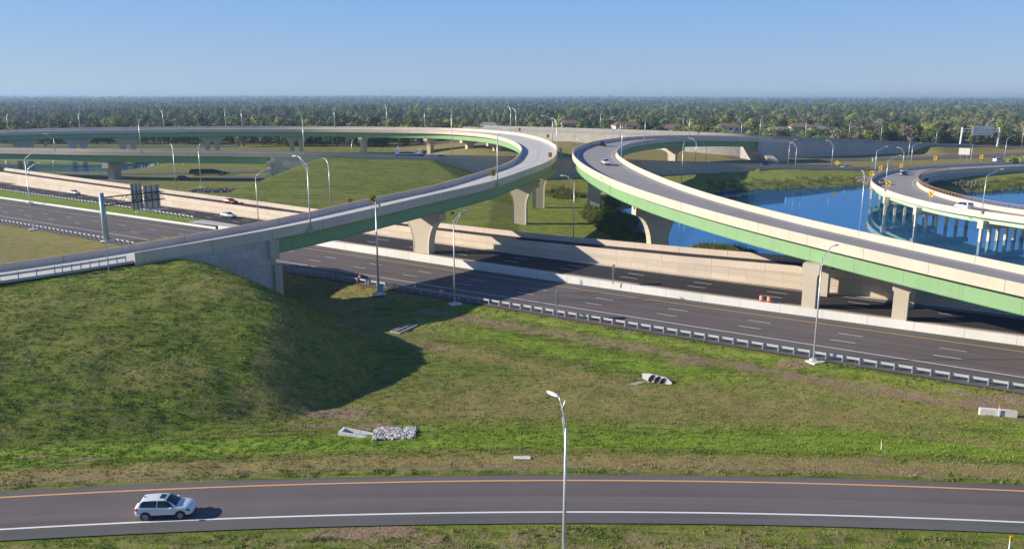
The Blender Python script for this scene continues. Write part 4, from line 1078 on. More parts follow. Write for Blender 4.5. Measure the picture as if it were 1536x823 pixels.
# cantilever sign over the highway
base = G(160, 362, 0); top = at_depth(150, 291, base.y)
r = empty('cantilever_sign', base, label='blue gray cantilever sign post with truss arm and sign backs over the highway', cat='sign')
hh = top.z+.2; mb = MB(); mb.tube([(0, 0, -.1), (-.1, 0, hh)], [.62, .52], 14); mb.build('post', 'blue_gray_paint', r, True)
mb = MB(); mb.box((.1, 0, .06), (2.6, 2.0, .2), .5); mb.build('foot_slab', 'concrete_white', r)
ad = Vector((.5290, .8486, 0)); mb = MB(); z1, z2 = hh-1.0, hh-2.8; wd = Vector((HD.x, HD.y, 0)).normalized()*.55
for sgn in (-1, 1):
    for z in (z1, z2): mb.bar(Vector((0, 0, z))+wd*sgn, ad*15+Vector((0, 0, z))+wd*sgn, .13)
    for k in range(8):
        a0, a1 = ad*(15*k/8), ad*(15*(k+1)/8); mb.bar(a0+Vector((0, 0, z1 if k % 2 else z2))+wd*sgn, a1+Vector((0, 0, z2 if k % 2 else z1))+wd*sgn, .08)
for k in range(1, 9):
    for z in (z1, z2): mb.bar(ad*(15*k/8)-wd+Vector((0, 0, z)), ad*(15*k/8)+wd+Vector((0, 0, z)), .07)
mb.build('truss_arm', 'dark_steel', r)
f = -Vector((HD.x, HD.y, 0)).normalized()
for a0, a1, zt, zb_ in ((7.4, 10.2, hh+1.3, hh-4.6), (10.5, 14.6, hh+.6, hh-4.6)):
    mb = MB(); mb.prism([(a0, zb_), (a1, zb_), (a1, zt), (a0, zt)], f*.85, ad, (0, 0, 1), .06, f); mb.build('sign_panel', 'sign_back', r)
    mb = MB()
    for t in (.15, .5, .85): mb.bar(f*.72+ad*(a0+(a1-a0)*t)+Vector((0, 0, zb_-.2)), f*.72+ad*(a0+(a1-a0)*t)+Vector((0, 0, zt)), .10)
    for t in (.35, .7): mb.bar(f*.72+ad*a0+Vector((0, 0, zb_+(zt-zb_)*t)), f*.72+ad*a1+Vector((0, 0, zb_+(zt-zb_)*t)), .08)
    mb.build('panel_frame', 'dark_steel', r)
mb = MB(); mb.bar(-f*1.0+ad*7+Vector((0, 0, hh-4.9)), -f*1.0+ad*14.8+Vector((0, 0, hh-4.9)), .25); mb.build('light_bar', 'white_paint', r)
# thin marker pole on the bank crest
p = at_depth(163, 405, A.pt(iA_wall-2, .2).y-1); p = Vector((p.x, p.y, Tz(p.x, p.y))); r2 = empty('pole', p, label='thin gray pole on the bank crest next to the guardrail end', cat='pole')
t = at_depth(162, 362, p.y); mb = MB(); mb.tube([(0, 0, -.2), (0, 0, t.z-p.z)], .06, 6); mb.build('shaft', 'galvanised', r2)
# gantry
g0, g1 = G(1440, 217, 5.8), G(1494, 218, 5.4); t0, t1 = at_depth(1442, 191, g0.y), at_depth(1496, 193, g0.y)
g1 = Vector((at_depth(1494, 218, g0.y).x, g0.y-1, 5.2))
r = empty('sign_gantry', g0, label='white overhead gantry with a wide sign board before the woods at right', cat='sign gantry')
L = g1-g0; H = t0.z-g0.z
for q in (Vector((0, 0, 0)), Vector((L.x, L.y, 0))):
    mb = MB(); mb.tube([(q.x, q.y, -1), (q.x+.3, q.y, H)], .5, 8); mb.build('column', 'head_lamp', r)
mb = MB()
for z in (H-.8, H-2.6):
    for y in (-.8, .8): mb.bar((0, y, z), (L.x, L.y+y, z), .22)
for k in range(9): mb.bar((L.x*k/9, -.8, H-.8 if k % 2 else H-2.6), (L.x*(k+1)/9, -.8, H-2.6 if k % 2 else H-.8), .16)
mb.build('truss', 'head_lamp', r)
mb = MB(); mb.box((L.x*.55, -1.1, H-1.9), (L.x*.58, .2, 5.2)); mb.build('sign_panel', 'white_paint', r)
mb = MB()
for i in range(9): mb.box((L.x*(.29+.065*i), -1.25, H-1.9), (.1, .1, 5.0))
for z in (-.2, -1.5, -2.8): mb.box((L.x*.55, -1.25, H-1.9+z+1.5), (L.x*.56, .08, .12))
mb.build('panel_ribs', 'sign_back', r)

# ------------------------------------------------------------------ traffic drums, drains, markers
def drum(p, label):
    r = empty('traffic_drum', p, label=label, cat='traffic drum', group='orange traffic drums')
    mb = MB(); mb.tube([(0, 0, .0), (0, 0, .06), (0, 0, .061), (0, 0, .95), (0, 0, 1.0)], [.33, .33, .28, .24, .15], 12); mb.build('body', 'orange_plastic', r, True)
    mb = MB()
    for z in (.35, .68): mb.tube([(0, 0, z), (0, 0, z+.13)], [.275, .265], 12)
    mb.build('band', 'white_paint', r)
for p, l in ((G(540,421,0), 'orange drum behind the guardrail left of the camera pole'), (G(621,434,0), 'orange drum behind the guardrail in the shadow, nearer the camera pole'), (G(662,442,0), 'orange drum behind the guardrail just left of the lamp in shadow'),
             (G(1141.5,452,1.1), 'left orange drum of two on the median'), (G(1153,453.5,1.1), 'right orange drum of two on the median')): drum(p, l)
def slab(px, py, sx, sy, rz, name, label, mat='concrete_white', h=.18, hole=True, dz=.0, cat='drain'):
    p = GT(px, py); r = empty(name, (p.x, p.y, p.z+dz), rz, label=label, cat=cat)
    mb = MB(); t = .17
    if hole:
        for a, b, c_, d_ in ((0, sy/2-t/2, sx, t), (0, -sy/2+t/2, sx, t), (sx/2-t/2, 0, t, sy-2*t), (-sx/2+t/2, 0, t, sy-2*t)): mb.box((a, b, h/2-.12), (c_, d_, h+.3))
        mb.build('frame', mat, r); mb = MB(); mb.box((0, 0, -.02), (sx-2*t, sy-2*t, .12)); mb.build('grate', 'rock_dark', r)
        mb = MB(); mb.box((0, 0, .08), (.2, sy-2*t, .12)); mb.build('crossbar', mat, r)
    else:
        mb.box((0, 0, h/2-.1), (sx, sy, h+.2)); mb.build('slab', mat, r)
    return r
slab(606, 493, 1.7, 4.6, -.45, 'drain_inlet', 'white framed drain inlet in the flyover shadow', mat='concrete_gray', h=.05, dz=.08)
slab(783, 688, 1.35, .55, 0, 'concrete_slab', 'small flat white slab in the bright grass above the road', hole=False, h=.12, cat='slab')
r = slab(1496, 624, 3.4, .5, -.25, 'headwall', 'white concrete headwall with an orange topped stake at right', hole=False, h=.75, cat='headwall')
mb = MB(); mb.box((0, -.35, .6), (.09, .09, 1.4)); mb.build('stake', 'white_paint', r); mb = MB(); mb.box((0, -.35, 1.3), (.11, .11, .3)); mb.build('stake_top', 'orange_plastic', r)
for px, py, lab in ((1322, 673, 'small yellow marker stake in the grass'), (1514, 823, 'yellow marker stake at the lower right edge')):
    p = GT(px, min(py, 822)); r = empty('marker_stake', p, label=lab, cat='stake'); mb = MB(); mb.box((0, 0, .25), (.08, .08, .8)); mb.build('stake', 'white_paint', r); mb = MB(); mb.box((.03, 0, .72), (.16, .08, .32)); mb.build('cap', 'sign_yellow', r)
# culvert with three pipes
p = GT(986, 572); r = empty('culvert', p+Vector((0, 0, -.08)), -.35, label='concrete culvert end with three round pipe openings in the grass', cat='culvert')
ax_ = Vector((.98, .0, -.06)).normalized(); up_ = Vector((0, .80, .60)); nm_ = ax_.cross(up_)
mb = MB(); mb.prism([(-1.9, .62), (-1.0, .78), (.9, .62), (1.7, .05), (1.45, -.45), (.2, -.55), (-.9, -.25), (-1.75, .05)], (0, 0, .15), ax_, up_, .22, nm_); mb.build('collar', 'concrete_white', r)
for cx_, cy_ in ((-.72, .12), (-.05, .05), (.58, -.06)):
    E_ = [(cx_+.25*math.cos(a)+.16*math.sin(a), cy_+.52*math.sin(a)) for a in np.linspace(0, 2*math.pi, 17)[:-1]]
    mb = MB(); mb.prism([(cx_+(x-cx_)*1.22, cy_+(y-cy_)*1.14) for x, y in E_], (0, 0, .15), ax_, up_, .34, nm_); o = mb.build('pipe', 'concrete_gray', r)
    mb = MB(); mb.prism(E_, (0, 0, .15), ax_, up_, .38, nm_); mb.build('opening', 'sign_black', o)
mb = MB(); mb.prism([(-3.1, -2.0), (-2.2, -1.9), (-1.2, -.5), (-1.9, -.4)], (0, 0, -.02), (1, 0, 0), (0, 1, 0), .12, (0, 0, 1)); mb.build('apron', 'concrete_gray', r)
# pipe end and riprap in the foreground
p = GT(537, 652); r = empty('pipe_end', p+Vector((0, 0, .05)), -.22, label='mitered concrete pipe end beside the heap of pale rocks', cat='pipe end')
mb = MB()
for sgn in (-1, 1): mb.prism([(-1.2, 0), (1.2, -.35), (1.2, .02), (-1.2, .42)], (0, sgn*.38, 0), (1, 0, 0), (0, 0, 1), .16, (0, 1, 0))
mb.box((-1.15, 0, .15), (.2, .9, .5)); mb.box((0, 0, -.25), (2.4, .7, .2)); mb.build('frame', 'concrete_white', r); mb = MB(); mb.box((.05, 0, -.1), (2.1, .6, .1), 0); mb.build('throat', 'blue_gray_paint', r); r.scale = (1.35, 1.25, .8)
def rocks(name, cx, cy, rx, ry, n_, smin, smax, mat, label, rz=0, zoff=0.0, rect=False):
    mb = MB(); rr = random.Random(int(cx*7+cy)); ico = []
    bm = bmesh.new(); bmesh.ops.create_icosphere(bm, subdivisions=1, radius=1); iv = [v.co.copy() for v in bm.verts]; fc = [tuple(v.index for v in f.verts) for f in bm.faces]; bm.free()
    for _ in range(n_):
        while True:
            a, b = rr.uniform(-1, 1), rr.uniform(-1, 1)
            if rect or a*a+b*b < 1: break
        x, y = cx+a*rx*math.cos(rz)-b*ry*math.sin(rz), cy+a*rx*math.sin(rz)+b*ry*math.cos(rz)
        s = rr.uniform(smin, smax); q = Matrix.Rotation(rr.uniform(0, 6), 3, 'Z') @ Matrix.Rotation(rr.uniform(0, 6), 3, 'X')
        k = Vector((s*rr.uniform(.8, 1.4), s*rr.uniform(.6, 1.1), s*rr.uniform(.5, .9)))
        V = [q @ Vector((v.x*k.x*rr.uniform(.8, 1.2), v.y*k.y*rr.uniform(.8, 1.2), v.z*k.z)) + Vector((x, y, Tz(x, y)+s*.3+zoff)) for v in iv]
        mb.add(V, fc)
    return mb.build(name, mat, kind='stuff', label=label)
p = GT(592, 650); rocks('riprap', p.x, p.y, 1.9, 2.2, 460, .10, .20, 'rock', 'heap of pale riprap rocks in the foreground grass', .1, rect=True)
p = S(846, 286, 0); rocks('riprap', p.x, p.y, 5, 3, 130, .25, .6, 'rock', 'pale rocks under the overpass between the flyovers')
p = S(1303, 274, -1); rocks('riprap', p.x, p.y, 5, 4, 200, .25, .55, 'rock_mid', 'rocks on the pond bank left of the curved bridge')
p = S(1405, 281, -1); rocks('riprap', p.x, p.y, 16, 8, 320, .3, .9, 'rock_dark', 'dark rocks on the bank under the curved bridge')
p = S(325, 288, .3); rocks('rubble', p.x, p.y, 9, 4, 200, .3, .8, 'rock_dark', 'dark rubble beside the lamp slab left of the mound')
p = S(195, 248, -1); rocks('riprap', p.x, p.y, 16, 4, 220, .4, .9, 'rock', 'pale rocks along the left pond bank')

# ------------------------------------------------------------------ vehicles
def cardata(kind):
    # x from tail (-) to nose (+): (x, underside, belt, top, half width belt, half width top)
    if kind == 'suv':   L = 4.28; st = [(-2.14,.50,.78,.90,.70,.60),(-2.10,.36,.92,1.04,.80,.66),(-2.0,.27,1.00,1.22,.86,.64),(-1.78,.24,1.03,1.44,.88,.62),(-1.45,.24,1.02,1.52,.885,.60),(-.6,.24,.98,1.55,.885,.60),(.05,.24,.95,1.52,.885,.60),(.45,.24,.94,1.40,.885,.60),(.98,.24,.95,1.06,.885,.62),(1.3,.24,.92,1.03,.875,.60),(1.72,.24,.86,.97,.85,.55),(1.98,.26,.76,.88,.78,.48),(2.10,.32,.62,.72,.68,.42),(2.15,.40,.50,.56,.56,.36)]; glass = (-1.72, .78); wsh = (.22, .98); rear = (-2.02, -1.72); wheels = (-1.30, 1.27, .335)
    elif kind == 'van': L = 5.0; st = [(-2.5,.5,.9,1.1,.84,.72),(-2.45,.3,1.0,1.5,.92,.74),(-2.3,.26,1.08,1.76,.95,.74),(-1.5,.26,1.08,1.82,.96,.74),(.2,.26,1.06,1.82,.96,.74),(.7,.26,1.05,1.68,.96,.72),(1.5,.26,1.02,1.14,.94,.76),(2.0,.26,.92,1.02,.90,.7),(2.35,.3,.75,.82,.82,.62),(2.5,.42,.58,.64,.7,.55)]; glass = (-2.2, 1.2); wsh = (.5, 1.5); rear = (-2.45, -2.25); wheels = (-1.5, 1.55, .36)
    else:               L = 4.7; st = [(-2.35,.48,.74,.80,.72,.6),(-2.28,.34,.90,.98,.80,.64),(-2.05,.25,.96,1.05,.86,.66),(-1.55,.24,.97,1.10,.89,.62),(-1.0,.24,.96,1.36,.89,.56),(-.4,.24,.94,1.44,.89,.55),(.2,.24,.92,1.42,.89,.55),(.6,.24,.91,1.28,.89,.57),(1.15,.24,.88,.95,.88,.68),(1.6,.24,.82,.89,.86,.66),(2.05,.25,.73,.79,.80,.6),(2.27,.32,.60,.66,.70,.52),(2.35,.42,.50,.55,.6,.48)]; glass = (-1.35, .85); wsh = (.38, 1.12); rear = (-1.55, -.95); wheels = (-1.38, 1.42, .33)
    return L, st, glass, wsh, rear, wheels
def car(kind, mat, name, label, loc, heading, sc_=1.0, group=None, sunroof=False):
    L, st, glass, wsh, rear, wheels = cardata(kind)
    st = np.array(st); xs = np.linspace(st[0, 0], st[-1, 0], 49)
    def par(x):
        i = np.searchsorted(st[:, 0], x)-1; i = int(np.clip(i, 0, len(st)-2)); t = (x-st[i, 0])/(st[i+1, 0]-st[i, 0])
        p0, p1, p2, p3 = st[max(i-1, 0)], st[i], st[i+1], st[min(i+2, len(st)-1)]
        v = .5*((2*p1)+(-p0+p2)*t+(2*p0-5*p1+4*p2-p3)*t*t+(-p0+3*p1-3*p2+p3)*t**3)
        return v*.35+(p1*(1-t)+p2*t)*.65
    def ring(x):
        _, zu, zb_, zt, wb, wt = par(x)
        return [(0, zu), (wb*.75, zu), (wb*.95, zu+.10), (wb*.99, zu+(zb_-zu)*.45), (wb, zu+(zb_-zu)*.72), (wb*.965, zb_), (wb*.965*.25+wt*.75, zb_*.28+zt*.72), (wt, zt-.035), (wt*.8, zt-.005), (wt*.4, zt+.01), (0, zt+.015)]
    def surf(x, t):
        r_ = ring(x); i = int(min(t, len(r_)-1.001)); f = t-i
        return Vector((x, r_[i][0]*(1-f)+r_[i+1][0]*f, r_[i][1]*(1-f)+r_[i+1][1]*f))
    r = empty(name, loc, heading, label=label, cat='car', group=group); r.scale = (sc_,)*3
    nr = len(ring(0)); V = []; F = []
    for x in xs:
        rg = ring(x); full = rg+[(-a, b) for a, b in reversed(rg[1:-1])]
        V += [(x, a, b) for a, b in full]
    n_ = 2*nr-2
    for i in range(len(xs)-1):
        for j in range(n_): F.append((i*n_+j, i*n_+(j+1) % n_, (i+1)*n_+(j+1) % n_, (i+1)*n_+j))
    F += [tuple(range(n_-1, -1, -1)), tuple((len(xs)-1)*n_+j for j in range(n_))]
    me_obj('body', V, F, mat, r, True)
    def patch_(name_, x0, x1, t0, t1, m, sgn=1, off=.012, nx_=10, nt_=4, xfun=None):
        V = []; F = []
        for a in range(nx_+1):
            for b in range(nt_+1):
                t = t0+(t1-t0)*b/nt_; X = x0+(x1-x0)*a/nx_
                if xfun: X = xfun(a/nx_, b/nt_)
                p = surf(X, t); dxv = surf(X+.02, t)-p; dt = surf(X, min(t+.05, nr-1.001))-surf(X, max(t-.05, 0)); nrm = dxv.cross(dt)
                nrm = nrm.normalized() if nrm.length > 1e-9 else Vector((0, 0, 1))
                if nrm.y < 0 and abs(nrm.y) > .3: nrm = -nrm
                if abs(nrm.y) <= .3 and nrm.z < 0: nrm = -nrm
                p = p+nrm*off; V.append((p.x, p.y*sgn, p.z))
        for a in range(nx_):
            for b in range(nt_): q = a*(nt_+1)+b; F.append((q, q+nt_+1, q+nt_+2, q+1) if sgn > 0 else (q, q+1, q+nt_+2, q+nt_+1))
        return me_obj(name_, V, F, m, r, True)
    g0, g1 = glass
    for sg in (1, -1):
        mid = g0+(g1-g0)*.52
        sl_ = lambda a, b, A0, A1: (A0+(A1-A0)*a)
        patch_('window', g0, mid-.04, 5.15, 6.85, 'car_glass', sg, xfun=lambda a, b: (g0+.22*b)+(mid-.04-(g0+.22*b))*a)
        patch_('window', mid+.04, g1, 5.15, 6.85, 'car_glass', sg, xfun=lambda a, b: mid+.04+((g1-.42*b)-(mid+.04))*a)
    def across(name_, x0, x1, m, off=.014):
        V = []; F = []; rows, cols = 6, 9
        for a in range(rows+1):
            X = x0+(x1-x0)*a/rows
            for b in range(cols+1):
                u = -1+2*b/cols; t = 7.05+(nr-1.002-7.05)*(1-abs(u)); p = surf(X, t); V.append((p.x, math.copysign(p.y, u), p.z+off))
        for a in range(rows):
            for b in range(cols): q = a*(cols+1)+b; F.append((q, q+1, q+cols+2, q+cols+1))
        return me_obj(name_, V, F, m, r, True)
    across('windshield', wsh[0], wsh[1], 'car_glass'); across('rear_window', rear[0], rear[1], 'car_glass')
    if sunroof:
        V = [(-.35, -.33, 1.575), (.02, -.33, 1.555), (.02, .33, 1.555), (-.35, .33, 1.575)]; me_obj('sunroof', V, [(0, 1, 2, 3)], 'car_glass', r)
        mb = MB(); mb.box((-1.5, 0, 1.56), (.16, .05, .07)); mb.build('antenna', 'plastic_dark', r)
    for sg in (1, -1):
        patch_('headlight', L/2-.42, L/2-.14, 4.1, 4.9, 'head_lamp' if kind != 'suv' else 'car_glass', sg, nx_=5)
        patch_('tail_light', -L/2+.04, -L/2+.34, 4.2, 4.95, 'tail_lamp', sg, nx_=5)
        patch_('sill', wheels[0]+.3, wheels[1]-.3, 1.6, 2.35, 'plastic_dark', sg, nx_=5)
        mb = MB(); mb.box((glass[1]-.16, sg*1.0, .98), (.16, .22, .13)); mb.build('mirror', mat, r)
    mb = MB(); mb.box((L/2-.05, 0, .42), (.08, .9, .2)); mb.build('grille', 'plastic_dark', r)
    rw = wheels[2]
    for wx in wheels[:2]:
        for sg in (1, -1):
            wy = .80*sg
            mb = MB(); mb.tube([(wx, wy-.02*sg, rw), (wx, wy+.085*sg, rw)], rw+.075, 20); mb.build('wheel_arch', 'plastic_dark', r)
            mb = MB(); mb.tube([(wx, wy-.12*sg, rw), (wx, wy+.075*sg, rw), (wx, wy+.11*sg, rw)], [rw, rw, rw*.9], 20); ty = mb.build('wheel', 'rubber', r, False)
            mb = MB(); mb.tube([(wx, wy+.105*sg, rw), (wx, wy+.118*sg, rw)], [rw*.66, rw*.60], 16)
            mb.build('rim', 'rim_metal', ty)
            mb = MB()
            for k in range(5):
                a = k*2*math.pi/5; mb.bar((wx+math.cos(a+.3)*rw*.2, wy+.121*sg, rw+math.sin(a+.3)*rw*.2), (wx+math.cos(a+.3)*rw*.55, wy+.121*sg, rw+math.sin(a+.3)*rw*.55), .06, .012)
            mb.build('hub_gap', 'rubber', ty)
    return r
def head_of(v): return math.atan2(v[1], v[0])
p = G(253, 768, 3.23)
# the white crossover on the near road, front to the right
x0 = p.x; th = math.atan(-2*.00155*(x0-6))
car('suv', 'paint_white', 'parked_car', 'white crossover car with a sunroof driving on the foreground road', (x0, fg_c(x0)-1.35, 3.225), th, .88, sunroof=True).name = 'car'
def hwcar(px, py, z, kind, mat, lab, rev=False, sc_=1.0):
    q = G(px, py, z); return car(kind, mat, 'car', lab, q, head_of(HD)+(math.pi if rev else 0), sc_, group='cars on the roads')
hwcar(343, 326, .85, 'sedan', 'paint_white', 'white sedan on the far carriageway just left of the flyover', False)
hwcar(112, 291.5, .62, 'sedan', 'paint_white', 'white sedan on the far carriageway near the left edge', False)
q = SN(-134, float(ip(WALL, -134))+5.4, float(ip(CZ, -134))); q = G(346, 305.5, float(ip(CZ, -134))); car('sedan', 'paint_red', 'car', 'red car on the frontage ramp behind the wall', q, head_of(HD), 1.05, group='cars on the roads')
def dcar(P, px, o, kind, mat, lab, rev=False, py=None, lo=0, hi=None, h=-1.05, sc_=1.0):
    hi = hi or len(P.Q); i = min(range(lo, hi), key=lambda k: abs(proj(*P.pt(k, o, h))[0]-px)+(0 if py is None else 2*abs(proj(*P.pt(k, o, h))[1]-py)))
    t = P.T[i]*(-1 if rev else 1); return car(kind, mat, 'car', lab, P.pt(i, o, h), math.atan2(t[1], t[0]), sc_, group='cars on the roads')
dcar(B, 905, 4.4, 'suv', 'paint_black', 'dark crossover on the bend of the right flyover', True, 222, sc_=1.08)
dcar(B, 903, 7.2, 'sedan', 'paint_white', 'white sedan on the bend of the right flyover', True, 247)
dcar(Hp, 1448, 6.0, 'van', 'paint_white', 'white minivan on the curved pond bridge', False, 309, sc_=1.0)
dcar(Hp, 1334, 3.0, 'suv', 'paint_gold', 'dark golden car at the bend of the pond bridge behind a chevron', True, 276)
dcar(Hp, 1357, 6.5, 'sedan', 'paint_black', 'dark car on the curved pond bridge past the bend', True, 265)
dcar(Hp, 1356, 3.5, 'sedan', 'paint_silver', 'pale car on the curved pond bridge furthest back', True, 257)
dcar(D, 1148, 8, 'sedan', 'paint_blue', 'blue car by the tan field beyond the overpass')
dcar(D, 663, 5, 'suv', 'paint_blue', 'blue car partly hidden by the overpass parapet')
dcar(D, 1271, 3, 'sedan', 'paint_white', 'white car on the level road right of the yellow diamond sign')
q = G(276, 270, .7); car('suv', 'paint_black', 'car', 'black car on the road under the overpass', q, .15, 1.1, group='cars on the roads')
q = G(1498, 243, 2.4); r = car('van', 'paint_white', 'car', 'white truck on the level road below the gantry', q, .35, 1.15, group='cars on the roads')
# truck with rack on the overpass
i = D.idx(612, 232); q = D.pt(i, 6, -1.05); r = empty('truck', q, math.atan2(D.T[i][1], D.T[i][0]), label='blue and white work truck with racks on the overpass', cat='truck')
mb = MB(); mb.box((0, 0, 1.0), (11, 2.4, .9)); mb.build('bed', 'paint_blue', r); mb = MB(); mb.box((-4.6, 0, 2.4), (1.6, 2.2, 2.2)); mb.build('cab', 'paint_white', r)
mb = MB(); mb.bar((-3.5, 0, 3.2), (4.5, 0, 1.7), .5, .4); mb.box((4.3, 0, 2.4), (1.2, 2.0, 1.8)); mb.build('rack', 'white_paint', r)
for x in (-4, 3.6, 4.8):
    mb = MB(); mb.tube([(x, -1.2, .5), (x, 1.2, .5)], .5, 12); mb.build('wheel', 'rubber', r)
# dark blue low vehicle under the overpass
q = G(315, 262, .7); car('van', 'paint_navy', 'car', 'dark blue long vehicle on the second road under the overpass', q, .1, 1.9, group='cars on the roads').scale = (3.2, 1.3, 1.3)

# ------------------------------------------------------------------ trees
def crown_mesh(kind, seed, Ht=14.0, nq=760):
    rr = random.Random(seed); lobes = []
    Rr = {'round': .40, 'tall': .27, 'spread': .50}.get(kind, .38)*Ht
    for k in range(rr.randint(7, 10)):
        a = rr.uniform(0, 6.28); d = rr.uniform(.10, .62)*Rr; z = Ht*rr.uniform(.26, .80)*(1-.12*d/Rr)
        lobes.append((Vector((math.cos(a)*d, math.sin(a)*d, z)), rr.uniform(.32, .56)*Rr))
    lobes.append((Vector((0, 0, Ht*.58)), .66*Rr)); lobes.append((Vector((0, 0, Ht*.30)), .60*Rr)); lobes.append((Vector((rr.uniform(-1, 1), rr.uniform(-1, 1), Ht*.83)), .38*Rr))
    V = []; F = []
    tot = sum(l[1]**2 for l in lobes)
    for c, rad in lobes:
        for _ in range(int(nq*rad*rad/tot)):
            v = Vector((rr.gauss(0, 1), rr.gauss(0, 1), rr.gauss(0, 1)*.85+.15)).normalized()
            p = c+Vector((v.x, v.y, v.z*.82))*rad*rr.uniform(.78, 1.08)
            nn = (v+Vector((rr.uniform(-.38, .38), rr.uniform(-.38, .38), rr.uniform(-.2, .5)))).normalized()
            q = nn.to_track_quat('Z', 'Y').to_matrix(); s = rr.uniform(.26, .52)*(.8+.3*rr.random()); b = len(V)
            k = rr.choice((4, 5)); a0 = rr.uniform(0, 6)
            for j in range(k): a = a0+j*2*math.pi/k; V.append(p+q @ Vector((math.cos(a)*s*rr.uniform(.7, 1.25), math.sin(a)*s*rr.uniform(.7, 1.25), rr.uniform(-.1, .1))))
            F.append(tuple(range(b, b+k)))
    return V, F
def trunk_mb(Ht, seed, limbs=4):
    rr = random.Random(seed); mb = MB(); mb.tube([(0, 0, -1), (.1, 0, Ht*.25), (.15, .1, Ht*.6)], [.38, .28, .12], 7)
    for k in range(limbs):
        a = rr.uniform(0, 6.28); z = Ht*rr.uniform(.22, .42); e = Vector((math.cos(a)*Ht*.22, math.sin(a)*Ht*.22, Ht*rr.uniform(.55, .75)))
        mb.tube([(0.05, 0, z), (e.x*.5, e.y*.5, (z+e.z)/2-.3), e], [.16, .11, .04], 5)
    return mb
protos = []
for j, (kind, mat, nm, lab, nq) in enumerate([('round', 'leaf_green', 'leafy_tree', 'mid green leafy tree in the woods behind the interchange', 1150), ('spread', 'leaf_dark', 'oak_tree', 'broad dark green oak in the woods behind the interchange', 1300), ('round', 'leaf_dark', 'evergreen_tree', 'dark green rounded tree in the woods behind the interchange', 1150),
                                     ('spread', 'leaf_bright', 'bright_tree', 'light yellow green tree in the woods behind the interchange', 1150), ('tall', 'leaf_bare', 'bare_tree', 'gray brown almost bare tree in the woods behind the interchange', 520), ('tall', 'leaf_green', 'tall_tree', 'tall narrow green tree in the woods behind the interchange', 640),
                                     ('round', 'leaf_bare', 'brown_tree', 'brownish thin leaved tree in the woods behind the interchange', 600)]):
    r = empty(nm, (0, 0, 0), label=lab, cat='tree', group='trees of the near edge of the woods: '+nm.replace('_', ' '))
    V, F = crown_mesh(kind, 11+j*3, 14, nq); me_obj('crown', V, F, mat, r, False)
    trunk_mb(14, j, 7 if 'bare' in mat else 4).build('trunk', 'bark', r, True)
    protos.append(r)
houses = []
def house(px, py, Yd, w_, d_, rot, wall, roof, lab):
    p = at_depth(px, py, Yd); x, y = p.x, p.y; z = Tz(x, y); zz = max(z, p.z-2.6)
    r = empty('house', (x, y, zz), rot, label=lab, cat='house'); houses.append((x, y))
    mb = MB(); mb.box((0, 0, .2), (w_, d_, 5.6)); mb.box((0, 0, -4), (w_*.98, d_*.98, 6)); mb.build('wall', wall, r)
    mb = MB(); o = .6; hw, hd = w_/2+o, d_/2+o; V = [(-hw, -hd, 3), (hw, -hd, 3), (hw, hd, 3), (-hw, hd, 3), (-hw*.55, 0, 5.4), (hw*.55, 0, 5.4)]
    mb.add(V, [(0, 1, 5, 4), (1, 2, 5), (2, 3, 4, 5), (3, 0, 4), (0, 3, 2, 1)]); mb.build('roof', roof, r)
    for k in (-.3, .05, .32): mb = MB(); mb.box((w_*k, -d_/2-.03, 1.6), (1.5, .08, 1.3)); mb.build('window', 'window_dark', r)
for k, a in enumerate([(938,189,520,16,10,.2,'stucco','roof_brown','small tan house left of the others, between trees'), (1010,193,520,14,9,-.2,'stucco_white','roof_brown','white house behind the right flyover far leg'), (1052,194,515,12,9,.3,'stucco','roof_brown','tan house with one bright gable near the walled road'),
                      (1092,191,560,15,9,0,'stucco_white','roof_brown','white and brown house left of the bright tree'), (1168,197,520,17,10,.1,'stucco_white','roof_gray','wide white house with a gray roof above the abutment'), (1201,191,560,15,10,-.1,'stucco','roof_brown','tan house with a red brown roof above the wall'),
                      (1228,195,560,12,9,.2,'stucco_white','roof_gray','narrow white house above the wall'), (1256,202,540,14,9,0,'stucco_white','roof_gray','white house low behind the wall'), (1312,191,600,16,9,.2,'stucco','roof_brown','brown roofed house left of a bright tree'),
                      (855,186,560,12,9,.1,'stucco','roof_brown','small house seen above the wall between the flyovers'), (733,190,520,12,9,0,'stucco_white','roof_gray','small white house just above the looping flyover'), (1362,195,640,14,9,0,'stucco','roof_brown','small tan house deep in the woods at right')]): house(*a)
rr = random.Random(5); placed = 0; cells = []
def pick(x, px):
    u = rr.random()
    left = px < 420
    if left: return rr.choices(range(7), [1.0, 1.6, 1.6, .15, 1.6, .5, 1.3])[0]
    if px > 1250: return rr.choices(range(7), [1.3, 1.2, 1, .9, 1.3, .8, 1.0])[0]
    return rr.choices(range(7), [2, 1.5, 1.4, 1.1, .5, 1, .5])[0]
cand = []
for Yr in np.arange(440, 700, 11.5):
    for xx in np.arange(-.72, .72, .0145):
        x = xx*Yr+rr.uniform(-3.5, 3.5); y = Yr+rr.uniform(-4.5, 4.5)
        yy = float(yf(x))+27; ylim = yy if x > -44 else (438 if x > -150 else 456)
        if x > 255: ylim = 492
        if y < ylim: continue
        if any(abs(x-hx) < 8.5 and -26 < y-hy < 8 for hx, hy in houses): continue
        cand.append((y-ylim, x, y))
cand.sort(); cand = [c for c in cand if c[0] < 60]
for k, (_, x, y) in enumerate(cand[:296]):
    px = proj(x, y, 10)[0]; j = pick(x, px); first = not protos[j].get('used', False)
    o = protos[j] if first else copy_tree(protos[j]); protos[j]['used'] = True
    s = rr.uniform(.72, 1.12)*(.92 if c[0] < 15 else 1.05); o.location = (x, y, Tz(x, y)-.3); o.rotation_euler = (0, 0, rr.uniform(0, 6.28)); o.scale = (s*rr.uniform(.9, 1.15), s*rr.uniform(.9, 1.15), s)
    o['label'] = protos[j]['label']
for o in bpy.data.objects:
    if 'used' in o: del o['used']
